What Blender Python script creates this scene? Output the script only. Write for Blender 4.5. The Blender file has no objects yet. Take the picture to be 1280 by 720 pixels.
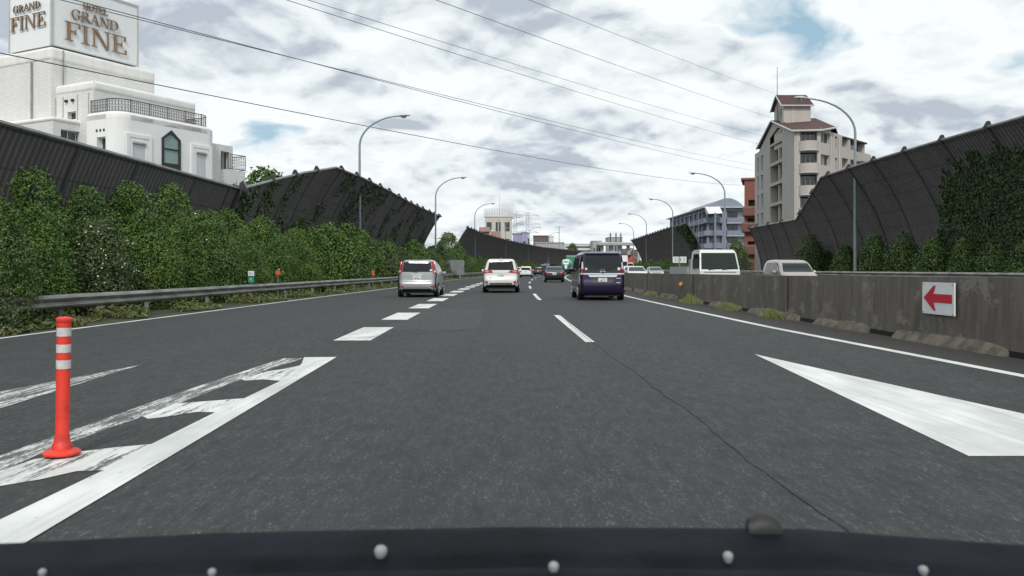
import bpy, bmesh, math, random
import numpy as np
from mathutils import Vector, noise as mnoise
random.seed(7); rng = np.random.default_rng(7)
R = math.radians
S = bpy.context.scene
COL = S.collection
# ------------------------------------------------------------------ camera
F = 1040.0; HZ = 336.0; CH = 1.2            # focal length in photo pixels, horizon row, camera height
cam_d = bpy.data.cameras.new('camera'); cam = bpy.data.objects.new('camera', cam_d); COL.objects.link(cam)
cam.location = (0, 0, CH); cam.rotation_euler = (R(90), 0, 0)
cam_d.sensor_width = 36; cam_d.lens = 36*F/1280; cam_d.shift_y = -(360-HZ)/1280
cam_d.clip_start = 0.05; cam_d.clip_end = 6000
cam_d.dof.use_dof = True; cam_d.dof.focus_distance = 30; cam_d.dof.aperture_fstop = 9
S.camera = cam
# ------------------------------------------------------------------ world
SUN_EL, SUN_AZ = R(44), R(184)              # azimuth clockwise from +Y : behind the camera, a little to the left
w = bpy.data.worlds.new('World'); S.world = w; w.use_nodes = True
nt = w.node_tree; N = nt.nodes; Lk = nt.links; N.clear()
def nn(t, **k):
    n = N.new(t)
    for a, b in k.items(): setattr(n, a, b)
    return n
out = nn('ShaderNodeOutputWorld'); bg = nn('ShaderNodeBackground'); bg.inputs[1].default_value = 0.10
sky = nn('ShaderNodeTexSky', sky_type='NISHITA', sun_disc=False); sky.sun_elevation = SUN_EL; sky.sun_rotation = SUN_AZ
tc = nn('ShaderNodeTexCoord'); sep = nn('ShaderNodeSeparateXYZ'); Lk.new(tc.outputs['Generated'], sep.inputs[0])
def mth(op, a, b=None, c=None, clamp=False):
    n = nn('ShaderNodeMath', operation=op, use_clamp=clamp)
    for i, v in enumerate((a, b, c)):
        if v is None: continue
        if isinstance(v, (int, float)): n.inputs[i].default_value = v
        else: Lk.new(v, n.inputs[i])
    return n.outputs[0]
zc = mth('ADD', mth('MAXIMUM', sep.outputs[2], 0.0), 0.34)
cx = mth('DIVIDE', sep.outputs[0], zc); cy = mth('DIVIDE', sep.outputs[1], zc)
cmb = nn('ShaderNodeCombineXYZ'); Lk.new(cx, cmb.inputs[0]); Lk.new(cy, cmb.inputs[1])
def cloudfield(off):
    """billowing cumulus field: fractal noise sharpened with rounded cells"""
    mp = nn('ShaderNodeMapping'); mp.inputs['Location'].default_value = off; Lk.new(cmb.outputs[0], mp.inputs[0])
    wn = nn('ShaderNodeTexNoise'); wn.inputs['Scale'].default_value = 3.0; wn.inputs['Detail'].default_value = 4; Lk.new(mp.outputs[0], wn.inputs['Vector'])
    wp = nn('ShaderNodeVectorMath', operation='MULTIPLY_ADD'); Lk.new(wn.outputs['Color'], wp.inputs[0]); wp.inputs[1].default_value = (.22, .22, 0); Lk.new(mp.outputs[0], wp.inputs[2])
    n = nn('ShaderNodeTexNoise'); n.inputs['Scale'].default_value = 1.7; n.inputs['Detail'].default_value = 10; n.inputs['Roughness'].default_value = .54; Lk.new(wp.outputs[0], n.inputs['Vector'])
    v = nn('ShaderNodeTexVoronoi', feature='F1', voronoi_dimensions='2D'); v.inputs['Scale'].default_value = 4.5; v.inputs['Detail'].default_value = 3.5; v.inputs['Roughness'].default_value = .5; v.normalize = True
    Lk.new(wp.outputs[0], v.inputs['Vector'])
    return mth('SUBTRACT', mth('MULTIPLY', n.outputs['Fac'], 1.0), mth('MULTIPLY', v.outputs['Distance'], .30))
dens = cloudfield((3.1, 1.7, 0)); densb = cloudfield((3.1, 1.655, 0))
ramp = nn('ShaderNodeValToRGB'); Lk.new(dens, ramp.inputs[0])
e = ramp.color_ramp.elements; e[0].position = .20; e[0].color = (0, 0, 0, 1); e[1].position = .29; e[1].color = (1, 1, 1, 1)
shade = nn('ShaderNodeValToRGB'); sh = mth('ADD', dens, mth('MULTIPLY', mth('SUBTRACT', dens, densb), 1.5)); Lk.new(sh, shade.inputs[0])
e = shade.color_ramp.elements; e[0].position = .32; e[0].color = (9.7, 10.1, 10.2, 1); e[1].position = .60; e[1].color = (5.0, 5.6, 6.4, 1)
m_ = shade.color_ramp.elements.new(.45); m_.color = (8.3, 8.9, 9.2, 1)
skm = nn('ShaderNodeMix', data_type='RGBA'); skm.inputs[0].default_value = .55
Lk.new(sky.outputs[0], skm.inputs[6]); skm.inputs[7].default_value = (4.6, 6.9, 7.9, 1)
mx = nn('ShaderNodeMix', data_type='RGBA'); Lk.new(ramp.outputs[0], mx.inputs[0])
Lk.new(skm.outputs[2], mx.inputs[6]); Lk.new(shade.outputs[0], mx.inputs[7])
Lk.new(mx.outputs[2], bg.inputs[0]); Lk.new(bg.outputs[0], out.inputs[0])
# ------------------------------------------------------------------ sun
sd = bpy.data.lights.new('sun', 'SUN'); sd.energy = 2.1; sd.angle = R(11); sd.color = (1, .96, .9)
so = bpy.data.objects.new('sun', sd); COL.objects.link(so)
dv = Vector((math.sin(SUN_AZ)*math.cos(SUN_EL), math.cos(SUN_AZ)*math.cos(SUN_EL), math.sin(SUN_EL)))
so.rotation_euler = dv.to_track_quat('Z', 'Y').to_euler(); so.location = (0, 0, 60)
vs = S.view_settings; vs.view_transform = 'Standard'; vs.look = 'None'; vs.gamma = 1; vs.exposure = 0.0; vs.use_curve_mapping = False

# ------------------------------------------------------------------ helpers
def lerp(a, b, t): return a+(b-a)*t
def interp(x, tab):
    if x <= tab[0][0]: return tab[0][1]
    for (x0, y0), (x1, y1) in zip(tab, tab[1:]):
        if x <= x1: return lerp(y0, y1, (x-x0)/(x1-x0))
    return tab[-1][1]
def G(px, py, z=0.0):                        # pixel row/column of the photograph -> point on the ground plane
    Y = (CH-z)*F/(py-HZ); return Vector(((px-640)/F*Y, Y, z))
def PX(px, Y): return (px-640)/F*Y
def PZ(py, Y): return CH+(HZ-py)/F*Y
def lane(Y):                                 # centre of the dashed line on our right; a long right-hand bend
    return 1.6-.029*Y+3.9e-4*Y*Y if Y < 420 else lane(419.9)+(Y-420)*.299
def ldir(Y):
    d = -.029+7.8e-4*min(Y, 420); return Vector((d, 1, 0)).normalized()
class MB:
    def __init__(s): s.v = []; s.f = []; s.uv = {}; s.m = []
    def add(s, vs, fs, m=0):
        b = len(s.v); s.v += [tuple(p) for p in vs]; s.f += [tuple(i+b for i in f) for f in fs]; s.m += [m]*len(fs); return b
    def box(s, a, b, m=0):
        (x0, y0, z0), (x1, y1, z1) = a, b
        s.add([(x0,y0,z0),(x1,y0,z0),(x1,y1,z0),(x0,y1,z0),(x0,y0,z1),(x1,y0,z1),(x1,y1,z1),(x0,y1,z1)],
              [(0,3,2,1),(4,5,6,7),(0,1,5,4),(1,2,6,5),(2,3,7,6),(3,0,4,7)], m)
    def obox(s, O, A, B, a0, a1, b0, b1, z0, z1, m=0):       # box in a frame with plan axes A, B
        P = lambda a, b, z: (O.x+A.x*a+B.x*b, O.y+A.y*a+B.y*b, z)
        s.add([P(a0,b0,z0),P(a1,b0,z0),P(a1,b1,z0),P(a0,b1,z0),P(a0,b0,z1),P(a1,b0,z1),P(a1,b1,z1),P(a0,b1,z1)],
              [(0,3,2,1),(4,5,6,7),(0,1,5,4),(1,2,6,5),(2,3,7,6),(3,0,4,7)], m)
    def tube(s, pts, rad, n=8, cap=True, m=0):
        pts = [Vector(p) for p in pts]; rs = rad if isinstance(rad, (list, tuple)) else [rad]*len(pts)
        rings = []
        for i, p in enumerate(pts):
            d = (pts[min(i+1, len(pts)-1)]-pts[max(i-1, 0)]).normalized()
            a = d.orthogonal().normalized() if i == 0 else (pa - d*pa.dot(d)).normalized()
            pa = a; b = d.cross(a)
            rings.append([p+(a*math.cos(2*math.pi*k/n)+b*math.sin(2*math.pi*k/n))*rs[i] for k in range(n)])
        vs = [q for r in rings for q in r]; fs = []
        for i in range(len(pts)-1):
            for k in range(n): fs.append((i*n+k, i*n+(k+1) % n, (i+1)*n+(k+1) % n, (i+1)*n+k))
        if cap: fs += [tuple(range(n))[::-1], tuple((len(pts)-1)*n+k for k in range(n))]
        s.add(vs, fs, m)
    def prism(s, poly, z0, z1, m=0):
        n = len(poly); s.add([(p[0],p[1],z0) for p in poly]+[(p[0],p[1],z1) for p in poly],
            [tuple(range(n))[::-1], tuple(range(n, 2*n))]+[(i,(i+1)%n,n+(i+1)%n,n+i) for i in range(n)], m)
    def build(s, name, mat, parent=None, smooth=None, uvs=None):
        me = bpy.data.meshes.new(name)
        top_ = parent
        while top_ is not None and top_.parent is not None: top_ = top_.parent
        off = Vector(top_['_world']) if top_ is not None and top_.get('_world') else Vector((0,0,0))
        me.from_pydata([(a-off.x, b-off.y, c-off.z) for a, b, c in s.v], [], s.f)
        for m in (mat if isinstance(mat, (list, tuple)) else [mat]): me.materials.append(m)
        if isinstance(mat, (list, tuple)): me.polygons.foreach_set('material_index', s.m)
        if uvs is not None:
            ul = me.uv_layers.new(name='UVMap'); li = np.empty(len(me.loops), dtype=np.int32); me.loops.foreach_get('vertex_index', li)
            ul.data.foreach_set('uv', np.array(uvs, dtype=np.float32)[li].ravel())
        me.update()
        if smooth is not None:
            me.polygons.foreach_set('use_smooth', [True]*len(me.polygons)); me.set_sharp_from_angle(angle=R(smooth))
        o = bpy.data.objects.new(name, me); COL.objects.link(o)
        if parent is not None: o.parent = parent
        return o
def tag(o, label=None, cat=None, group=None, kind=None):
    if label: o['label'] = label
    if cat: o['category'] = cat
    if group: o['group'] = group
    if kind: o['kind'] = kind
    return o
def thing(name, label, cat, loc=(0,0,0), rz=0, group=None, world=False):
    o = bpy.data.objects.new(name, None); COL.objects.link(o); o.location = loc; o.rotation_euler = (0,0,rz)
    o.empty_display_size = .3
    if world: o['_world'] = tuple(float(c) for c in loc)
    return tag(o, label, cat, group)
def copy_tree(o, parent=None):
    c = o.copy(); COL.objects.link(c); c.parent = parent
    for ch in list(o.children): copy_tree(ch, c)
    return c
def text_mesh(body, size, depth=.004):
    cu = bpy.data.curves.new('lettering', 'FONT'); cu.body = body; cu.size = size; cu.extrude = depth; cu.align_x = 'CENTER'; cu.align_y = 'CENTER'
    t = bpy.data.objects.new('tmp', cu); COL.objects.link(t); bpy.context.view_layer.update()
    me = bpy.data.meshes.new_from_object(t.evaluated_get(bpy.context.evaluated_depsgraph_get()))
    bpy.data.objects.remove(t); return me
def text(body, size, loc, rot, mat, parent, depth=.004, name='lettering', sx=1):
    me = text_mesh(body, size, depth); me.materials.clear(); me.materials.append(mat)
    o = bpy.data.objects.new(name, me); COL.objects.link(o); o.parent = parent; o.location = loc; o.rotation_euler = rot; o.scale = (sx,1,1); return o

# ------------------------------------------------------------------ materials
def mat(name, col, rough=.6, metal=0, spec=.5, var=0, scale=4, bump=0, bscale=40, col2=None, coat=0, stretch=None, detail=5, lo=.35, hi=.65):
    m = bpy.data.materials.new(name); m.use_nodes = True; t = m.node_tree; b = t.nodes['Principled BSDF']
    b.inputs['Roughness'].default_value = rough; b.inputs['Metallic'].default_value = metal
    b.inputs['Specular IOR Level'].default_value = spec; b.inputs['Coat Weight'].default_value = coat
    c1 = (*col, 1)
    g = t.nodes.new('ShaderNodeNewGeometry') ; mp = t.nodes.new('ShaderNodeMapping'); t.links.new(g.outputs['Position'], mp.inputs[0])
    if stretch: mp.inputs['Scale'].default_value = stretch
    c2 = (*(col2 or [c*(1-var) for c in col]), 1)
    n = t.nodes.new('ShaderNodeTexNoise'); n.inputs['Scale'].default_value = scale; n.inputs['Detail'].default_value = detail; n.inputs['Roughness'].default_value = .62
    t.links.new(mp.outputs[0], n.inputs['Vector'])
    r = t.nodes.new('ShaderNodeValToRGB'); t.links.new(n.outputs['Fac'], r.inputs[0])
    r.color_ramp.elements[0].position = lo; r.color_ramp.elements[1].position = hi
    r.color_ramp.elements[0].color = c2; r.color_ramp.elements[1].color = c1
    t.links.new(r.outputs[0], b.inputs['Base Color'])
    if bump:
        n2 = t.nodes.new('ShaderNodeTexNoise'); n2.inputs['Scale'].default_value = bscale; n2.inputs['Detail'].default_value = 4
        t.links.new(g.outputs['Position'], n2.inputs['Vector'])
        bp = t.nodes.new('ShaderNodeBump'); bp.inputs['Strength'].default_value = bump; bp.inputs['Distance'].default_value = .02
        t.links.new(n2.outputs['Fac'], bp.inputs['Height']); t.links.new(bp.outputs[0], b.inputs['Normal'])
    return m
class NT:                                     # small helper for hand-made node materials
    def __init__(s, name):
        s.m = bpy.data.materials.new(name); s.m.use_nodes = True; s.t = s.m.node_tree; s.b = s.t.nodes['Principled BSDF']
        s.g = s.t.nodes.new('ShaderNodeNewGeometry')
    def n(s, typ, ins=None, **k):
        x = s.t.nodes.new(typ)
        for a, b in k.items(): setattr(x, a, b)
        for key, v in (ins or {}).items():
            if hasattr(v, 'node'): s.t.links.new(v, x.inputs[key])
            else: x.inputs[key].default_value = v
        return x
    def noise(s, vec, scale, detail=5, rough=.6, sc=None, loc=None):
        if sc or loc: vec = s.n('ShaderNodeMapping', {0: vec, 'Scale': sc or (1,1,1), 'Location': loc or (0,0,0)}).outputs[0]
        return s.n('ShaderNodeTexNoise', {'Vector': vec, 'Scale': scale, 'Detail': detail, 'Roughness': rough}).outputs['Fac']
    def ramp(s, fac, *st):
        r = s.n('ShaderNodeValToRGB', {0: fac}); e = r.color_ramp.elements
        for i, (p, c) in enumerate(st):
            q = e[i] if i < 2 else e.new(p)
            q.position = p; q.color = (*c, 1) if not isinstance(c, (int, float)) else (c, c, c, 1)
        return r.outputs[0]
    def mix(s, f, a, b, bt='MIX'):
        x = s.n('ShaderNodeMix', {0: f}, data_type='RGBA', blend_type=bt)
        for i, v in ((6, a), (7, b)):
            if hasattr(v, 'node'): s.t.links.new(v, x.inputs[i])
            else: x.inputs[i].default_value = (*v, 1)
        return x.outputs[2]
    def math(s, op, a, b=0.0): return s.n('ShaderNodeMath', {0: a, 1: b}, operation=op).outputs[0]
    def set(s, col, rough=.7, h=None, bs=.5, dist=.01, spec=.5):
        if hasattr(col, 'node'): s.t.links.new(col, s.b.inputs['Base Color'])
        else: s.b.inputs['Base Color'].default_value = (*col, 1)
        if hasattr(rough, 'node'): s.t.links.new(rough, s.b.inputs['Roughness'])
        else: s.b.inputs['Roughness'].default_value = rough
        s.b.inputs['Specular IOR Level'].default_value = spec
        if h is not None:
            bp = s.n('ShaderNodeBump', {'Strength': bs, 'Distance': dist, 'Height': h}); s.t.links.new(bp.outputs[0], s.b.inputs['Normal'])
        return s.m
def asphalt(name, tone=1.0, brown=0.0):
    a = NT(name); P = a.g.outputs['Position']
    big = a.noise(P, .35, 5, .6, sc=(1, .25, 1)); mid = a.noise(P, 3, 6, .7, sc=(1, .5, 1)); fine = a.noise(P, 90, 3, .7, sc=(1, .35, 1)); grit = a.noise(P, 55, 4, .8, sc=(1, .28, 1), loc=(5,3,0)); gm = a.noise(P, 14, 4, .75, sc=(1, .22, 1), loc=(1,8,0))
    c = a.ramp(big, (.3, tuple(t*tone for t in (.034, .037, .038))), (.7, tuple(t*tone for t in (.050, .0545, .055))))
    c = a.mix(a.ramp(mid, (.35, 0), (.7, 1)), c, tuple(t*tone for t in (.060, .063, .063)))
    sp = a.ramp(a.math('ADD', grit, a.math('MULTIPLY', a.math('SUBTRACT', gm, .5), .5)), (.54, 0), (.70, .8)); c = a.mix(sp, c, (.155, .162, .158)); c = a.mix(a.ramp(gm, (.32, .7), (.48, 0)), c, (.022, .024, .024))
    dk = a.ramp(fine, (.30, 1), (.46, 0)); c = a.mix(a.math('MULTIPLY', dk, .75), c, (.010, .011, .012)); wt = a.noise(P, 1.0, 3, .5, sc=(1.1, .02, 1), loc=(3,0,0)); c = a.mix(a.ramp(wt, (.35, .35), (.65, 0)), c, (.028, .030, .032))
    if brown: c = a.mix(brown, c, (.040, .034, .028))
    return a.set(c, .82, fine, .5, .006, spec=.35)
M = {}
M['asphalt'] = asphalt('asphalt', .84); M['asphalt_patch'] = asphalt('asphalt_patch', 1.15, .10); M['shoulder'] = asphalt('asphalt_shoulder', .75, .45)
def paint(name, wear=.4, lo=.40, hi=.50):
    a = NT(name); P = a.g.outputs['Position']
    st = a.noise(P, 5, 6, .75, sc=(2.6, .22, 1)); g = a.noise(P, 60, 3, .7, sc=(1, .3, 1)); d = a.noise(P, 1.2, 4, .6, sc=(1.5, .6, 1), loc=(7, 2, 0))
    c = a.ramp(d, (.3, (.50, .52, .50)), (.65, (.76, .78, .76)))
    tr = a.noise(P, 1.6, 6, .7, sc=(5, .12, 1), loc=(2, 9, 0)); c = a.mix(a.ramp(tr, (.48, 0), (.72, .6)), c, (.36, .37, .36))
    k = a.math('ADD', st, a.math('MULTIPLY', a.math('SUBTRACT', g, .5), .35))
    c = a.mix(a.math('MULTIPLY', a.ramp(k, (lo-wear*.25, 1), (hi-wear*.25, 0)), .95), c, (.055, .058, .058))
    return a.set(c, .6, g, .3, .004)
M['paint'] = paint('road_paint', .45); M['paint_mid'] = paint('half_worn_road_paint', .12); M['paint_worn'] = paint('worn_road_paint', -.28); M['paint_new'] = paint('fresh_road_paint', .7)
a = NT('soil'); P = a.g.outputs['Position']; n_ = a.noise(P, 2.2, 7, .7)
M['soil'] = a.set(a.ramp(n_, (.3, (.035, .028, .018)), (.5, (.05, .055, .025)), (.7, (.075, .06, .04))), .9, a.noise(P, 25, 4), .7, .03)
a = NT('ground'); P = a.g.outputs['Position']; n_ = a.noise(P, .08, 7, .7)
M['ground'] = a.set(a.ramp(n_, (.3, (.04, .055, .025)), (.5, (.10, .10, .09)), (.7, (.14, .13, .12))), .9)
# stained concrete of the median barrier
a = NT('barrier_concrete'); P = a.g.outputs['Position']
s1 = a.noise(P, 1.6, 6, .7, sc=(1, 1.2, .18)); s2 = a.noise(P, 9, 5, .7, sc=(1, 1, .12)); fl = a.noise(P, 2.3, 8, .75, sc=(1, .55, .8), loc=(0, 3.3, 1)); gr = a.noise(P, 60, 4, .7)
c = a.ramp(s1, (.28, (.090, .082, .071)), (.62, (.165, .150, .130)), (.78, (.23, .21, .18)))
c = a.mix(a.ramp(s2, (.42, 0), (.72, .6)), c, (.050, .044, .038)); c = a.mix(a.ramp(fl, (.56, 0), (.61, .62)), c, (.24, .225, .19))
M['barrier'] = a.set(c, .9, a.math('ADD', gr, a.math('MULTIPLY', fl, 1.5)), .5, .01)
M['footing'] = mat('footing_concrete', (.16, .143, .115), .9, var=.6, scale=4, bump=.6, bscale=30)
M['crack'] = mat('sealed_crack', (.022, .023, .024), .8); M['dark'] = mat('dark_void', (.006, .006, .006), .9)
# sheet metal noise wall : uses UV (metres along, metres up)
a = NT('noise_wall_panel'); tcn = a.n('ShaderNodeUVMap'); UV = tcn.outputs[0]
sx = a.n('ShaderNodeSeparateXYZ', {0: UV})
u = sx.outputs[0]; v = sx.outputs[1]
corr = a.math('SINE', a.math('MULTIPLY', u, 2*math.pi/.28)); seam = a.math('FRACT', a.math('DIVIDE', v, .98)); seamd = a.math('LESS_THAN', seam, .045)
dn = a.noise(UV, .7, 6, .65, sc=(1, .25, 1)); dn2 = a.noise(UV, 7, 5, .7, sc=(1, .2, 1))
c = a.ramp(dn, (.3, (.135, .124, .127)), (.7, (.20, .187, .19))); c = a.mix(a.ramp(dn2, (.5, 0), (.8, .5)), c, (.19, .18, .18)); c = a.mix(a.ramp(corr, (-.9, .55), (-.3, 0)), c, (.045, .042, .044))  # last mix darkens the corrugation grooves, their shade put into the colour
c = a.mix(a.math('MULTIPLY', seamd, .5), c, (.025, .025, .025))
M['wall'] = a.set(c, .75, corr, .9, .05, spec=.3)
M['rib'] = mat('wall_rib_steel', (.085, .078, .079), .6, var=.3)
M['rail_top'] = mat('wall_top_rail', (.30, .31, .31), .5, metal=.3, var=.4, scale=2)
M['galv'] = mat('galvanised_steel', (.34, .36, .36), .5, metal=.55, var=.35, scale=3)
M['guard'] = mat('weathered_guardrail', (.28, .28, .265), .7, metal=.05, var=.55, scale=2.2, stretch=(1, .5, 3))
M['lamp_pole'] = mat('lamp_pole_paint', (.27, .33, .34), .5, metal=.2, var=.2)
M['lamp_head'] = mat('lamp_head', (.55, .56, .55), .4, var=.15); M['lens'] = mat('lamp_lens', (.35, .38, .38), .15)
def leafmat(name, c0, c1, c2, tr=.12):
    a = NT(name); rnd = a.g.outputs['Random Per Island']; ob = a.n('ShaderNodeObjectInfo').outputs['Random']
    c = a.ramp(rnd, (0, c0), (.6, c1), (1, c2)); c = a.mix(a.math('MULTIPLY', ob, .30), c, tuple(x*.75 for x in c0)); cl = a.noise(a.g.outputs['Position'], 1.1, 3, .6); c = a.mix(a.ramp(cl, (.45, 0), (.68, .6)), c, (c2[0]*1.15, c2[1]*1.05, c2[2])); c = a.mix(a.ramp(cl, (.30, .5), (.45, 0)), c, tuple(x*.7 for x in c0))
    a.set(c, .5, spec=.25); return a.m
M['leaf'] = leafmat('shrub_leaf', (.042, .086, .019), (.076, .146, .029), (.125, .215, .050))
M['leaf_dull'] = leafmat('dull_leaf', (.040, .068, .026), (.066, .105, .036), (.11, .15, .058))
M['leaf_dark'] = leafmat('dark_leaf', (.024, .052, .016), (.045, .088, .024), (.080, .135, .036)); M['ivy'] = leafmat('ivy_leaf', (.030, .058, .020), (.048, .088, .029), (.075, .125, .042))
M['cover'] = leafmat('ground_cover_leaf', (.05, .085, .02), (.09, .125, .03), (.16, .15, .06))
M['grass'] = leafmat('grass_blade', (.08, .14, .03), (.14, .20, .05), (.22, .22, .10))
M['petal'] = mat('white_petal', (.75, .74, .72), .6)
M['bark'] = mat('bark', (.08, .06, .04), .9, var=.4)
M['plastic_orange'] = mat('orange_plastic', (.74, .045, .025), .5, var=.45, scale=6, lo=.25, hi=.5)
M['reflective'] = mat('reflective_band', (.62, .63, .62), .4, var=.2, scale=30)
M['glass'] = mat('car_glass', (.012, .014, .016), .04, spec=.4); M['glass_pale'] = mat('windscreen_glass', (.02, .03, .028), .06, spec=.25)
M['tyre'] = mat('tyre_rubber', (.012, .012, .012), .85, var=.3); M['trim'] = mat('black_trim', (.012, .012, .013), .55)
M['rim'] = mat('alloy_rim', (.35, .36, .37), .35, metal=.7)
M['chrome'] = mat('chrome', (.75, .76, .78), .18, metal=1)
M['tail'] = mat('tail_lamp_red', (.36, .008, .014), .3, coat=.2); M['tail_clear'] = mat('clear_lamp_lens', (.65, .58, .58), .15, coat=.6)
M['plate'] = mat('licence_plate', (.72, .74, .72), .5); M['plate_ink'] = mat('plate_ink', (.03, .10, .05), .6)
def carpaint(n, c, metal=.3, rough=.32): return mat(n, c, rough, metal=metal, coat=.5, var=.06, scale=3)
M['silver'] = carpaint('silver_paint', (.36, .37, .38), .3); M['white'] = carpaint('white_paint', (.72, .73, .72), 0)
M['purple'] = carpaint('purple_paint', (.020, .012, .048), .4, .25); M['black_car'] = carpaint('dark_car_paint', (.03, .025, .035), .3)
M['beige_car'] = carpaint('beige_silver_paint', (.42, .38, .36), .3); M['navy'] = carpaint('navy_paint', (.03, .05, .14), .1)
M['green_box'] = carpaint('green_paint', (.05, .28, .16), 0); M['teal_car'] = carpaint('teal_paint', (.10, .26, .23), 0); M['red_paint'] = carpaint('red_paint', (.45, .05, .05), 0)
# buildings
def tiles(name, c1, c2, mortar, bw=.5, bh=.2):
    a = NT(name); tx = a.n('ShaderNodeUVMap')
    br = a.n('ShaderNodeTexBrick', {'Vector': tx.outputs[0], 'Color1': (*c1, 1), 'Color2': (*c2, 1), 'Mortar': (*mortar, 1), 'Scale': 1.0, 'Brick Width': bw, 'Row Height': bh, 'Mortar Size': .022})
    P = a.g.outputs['Position']; c = a.mix(a.ramp(a.noise(P, .8, 5, .7, sc=(1, 1, .25)), (.35, .0), (.75, .35)), br.outputs[0], tuple(x*.6 for x in c1)); return a.set(c, .6)
M['tile'] = tiles('white_wall_tile', (.80, .80, .78), (.73, .73, .71), (.60, .59, .57), .45, .16)
def stucco(name, c, dirt=.3):
    a = NT(name); P = a.g.outputs['Position']; st = a.noise(P, 1.5, 6, .7, sc=(1, 1, .12)); f = a.noise(P, .5, 4)
    cc = a.mix(a.math('MULTIPLY', a.ramp(st, (.45, 0), (.8, 1)), dirt), c, tuple(x*.45 for x in c)); cc = a.mix(a.ramp(f, (.3, 0), (.7, .2)), cc, tuple(x*.7 for x in c))
    return a.set(cc, .8, a.noise(P, 30, 3), .15, .01)
M['stucco_white'] = stucco('white_stucco', (.86, .87, .86), .15); M['cap_white'] = stucco('white_coping', (.82, .81, .78), .3)
M['sign_white'] = mat('sign_panel_white', (.82, .85, .85), .4, var=.04); M['bronze'] = mat('bronze_letter', (.34, .21, .12), .45, metal=.2, var=.25, scale=2); M['bronze_edge'] = mat('letter_side', (.11, .065, .045), .6)
M['iron'] = mat('black_iron', (.02, .02, .025), .6)
M['win'] = mat('window_glass', (.035, .045, .05), .06, spec=.9, var=.4, scale=.5); M['win_green'] = mat('green_window_glass', (.22, .34, .31), .08, spec=.9, var=.3, scale=.6)
M['frame'] = mat('window_frame', (.55, .56, .56), .5); M['frame_dark'] = mat('dark_window_frame', (.02, .02, .022), .5)
M['apt'] = stucco('beige_grey_concrete', (.46, .43, .39), .3); M['apt_gable'] = stucco('grey_gable_concrete', (.40, .39, .37), .25)
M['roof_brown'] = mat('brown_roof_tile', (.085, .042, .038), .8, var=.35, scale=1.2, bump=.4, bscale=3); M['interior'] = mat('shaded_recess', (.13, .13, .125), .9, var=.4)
M['brick'] = tiles('red_brick', (.27, .085, .052), (.21, .068, .045), (.17, .07, .055), .4, .15)
M['brick_cap'] = mat('brick_coping', (.25, .10, .07), .8, var=.3); M['blue_apt'] = stucco('blue_grey_wall', (.22, .25, .31), .25); M['pale_wall'] = stucco('pale_wall', (.60, .63, .65), .3); M['slab_edge'] = mat('slab_edge', (.55, .57, .58), .7, var=.2)
M['beige_b'] = stucco('beige_wall', (.55, .52, .46), .35); M['purple_b'] = stucco('lilac_wall', (.33, .33, .48), .2); M['brown_b'] = stucco('brown_wall', (.16, .12, .10), .3)
M['pink_roof'] = mat('pink_roof', (.30, .17, .15), .8, var=.3); M['grey_b'] = stucco('grey_wall', (.40, .41, .41), .35); M['white_b'] = stucco('white_wall', (.72, .74, .74), .3)
M['white_s'] = mat('white_sign', (.76, .78, .80), .45, var=.06); M['red_s'] = mat('red_sign_print', (.55, .012, .035), .45, var=.08); M['green_s'] = mat('green_sign_print', (.02, .22, .12), .5)
M['orange_r'] = mat('orange_reflector', (.85, .30, .02), .3); M['grey_panel'] = mat('grey_screen', (.24, .26, .27), .6, var=.3, scale=2)
M['wire'] = mat('cable', (.05, .05, .055), .6)
M['cowl'] = mat('cowl_plastic', (.011, .012, .019), .7, var=.65, scale=9, bump=.15, bscale=200, spec=.10); M['clip'] = mat('clip_plastic', (.26, .28, .28), .6)

# ------------------------------------------------------------------ ground and roads
def strip(name, lf, rf, ys, z, m, label=None, kind='structure', thick=0):
    mb = MB(); k = 5
    for Y in ys:
        for i in range(k): mb.v.append((lerp(lf(Y), rf(Y), i/(k-1)), Y, z))
    n = len(ys)
    mb.f = [(j*k+i, j*k+i+1, (j+1)*k+i+1, (j+1)*k+i) for j in range(n-1) for i in range(k-1)]; mb.m = [0]*len(mb.f)
    o = mb.build(name, m); tag(o, label, None, None, kind); return o
YS = [-8+2*i for i in range(120)]+[232+6*i for i in range(60)]
EDGE = [(0,-10.7),(14,-10.1),(20,-9.8),(27,-9.5),(52,-8.5),(126,-8.5),(700,-8.5)]
edge = lambda Y: lane(Y)+interp(Y, EDGE)
BAR = 5.45
mb = MB(); mb.add([(-2500,-200,-.06),(2500,-200,-.06),(2500,4000,-.06),(-2500,4000,-.06)], [(0,1,2,3)]); tag(mb.build('ground', M['ground']), 'pale ground', kind='structure')
strip('road', lambda Y: edge(Y)-.25, lambda Y: lane(Y)+4.25, YS, 0, M['asphalt'])
strip('road_shoulder', lambda Y: lane(Y)+4.25, lambda Y: lane(Y)+BAR+.1, YS, 0, M['shoulder'])
RW = [(0,21.5),(142,20.5),(200,14.5),(260,14),(700,14)]
strip('opposite_road', lambda Y: lane(Y)+BAR+.5, lambda Y: lane(Y)+interp(Y, [(0,18.4),(142,18),(230,15),(700,15)]), YS, 0, M['asphalt'])
strip('verge', lambda Y: edge(Y)-9.5, lambda Y: edge(Y)-.25, YS, -.012, M['soil'])
strip('opposite_verge', lambda Y: lane(Y)+interp(Y, [(0,18.4),(142,18),(230,15),(700,15)]), lambda Y: lane(Y)+34, YS, -.012, M['soil'])
patch = [G(474,412.5), G(596,412.5), G(607,386), G(533,386)]
mb = MB(); mb.add([(p.x,p.y,.002) for p in patch], [(0,1,2,3)]); tag(mb.build('road_patch', M['asphalt_patch']), kind='structure')

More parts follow.
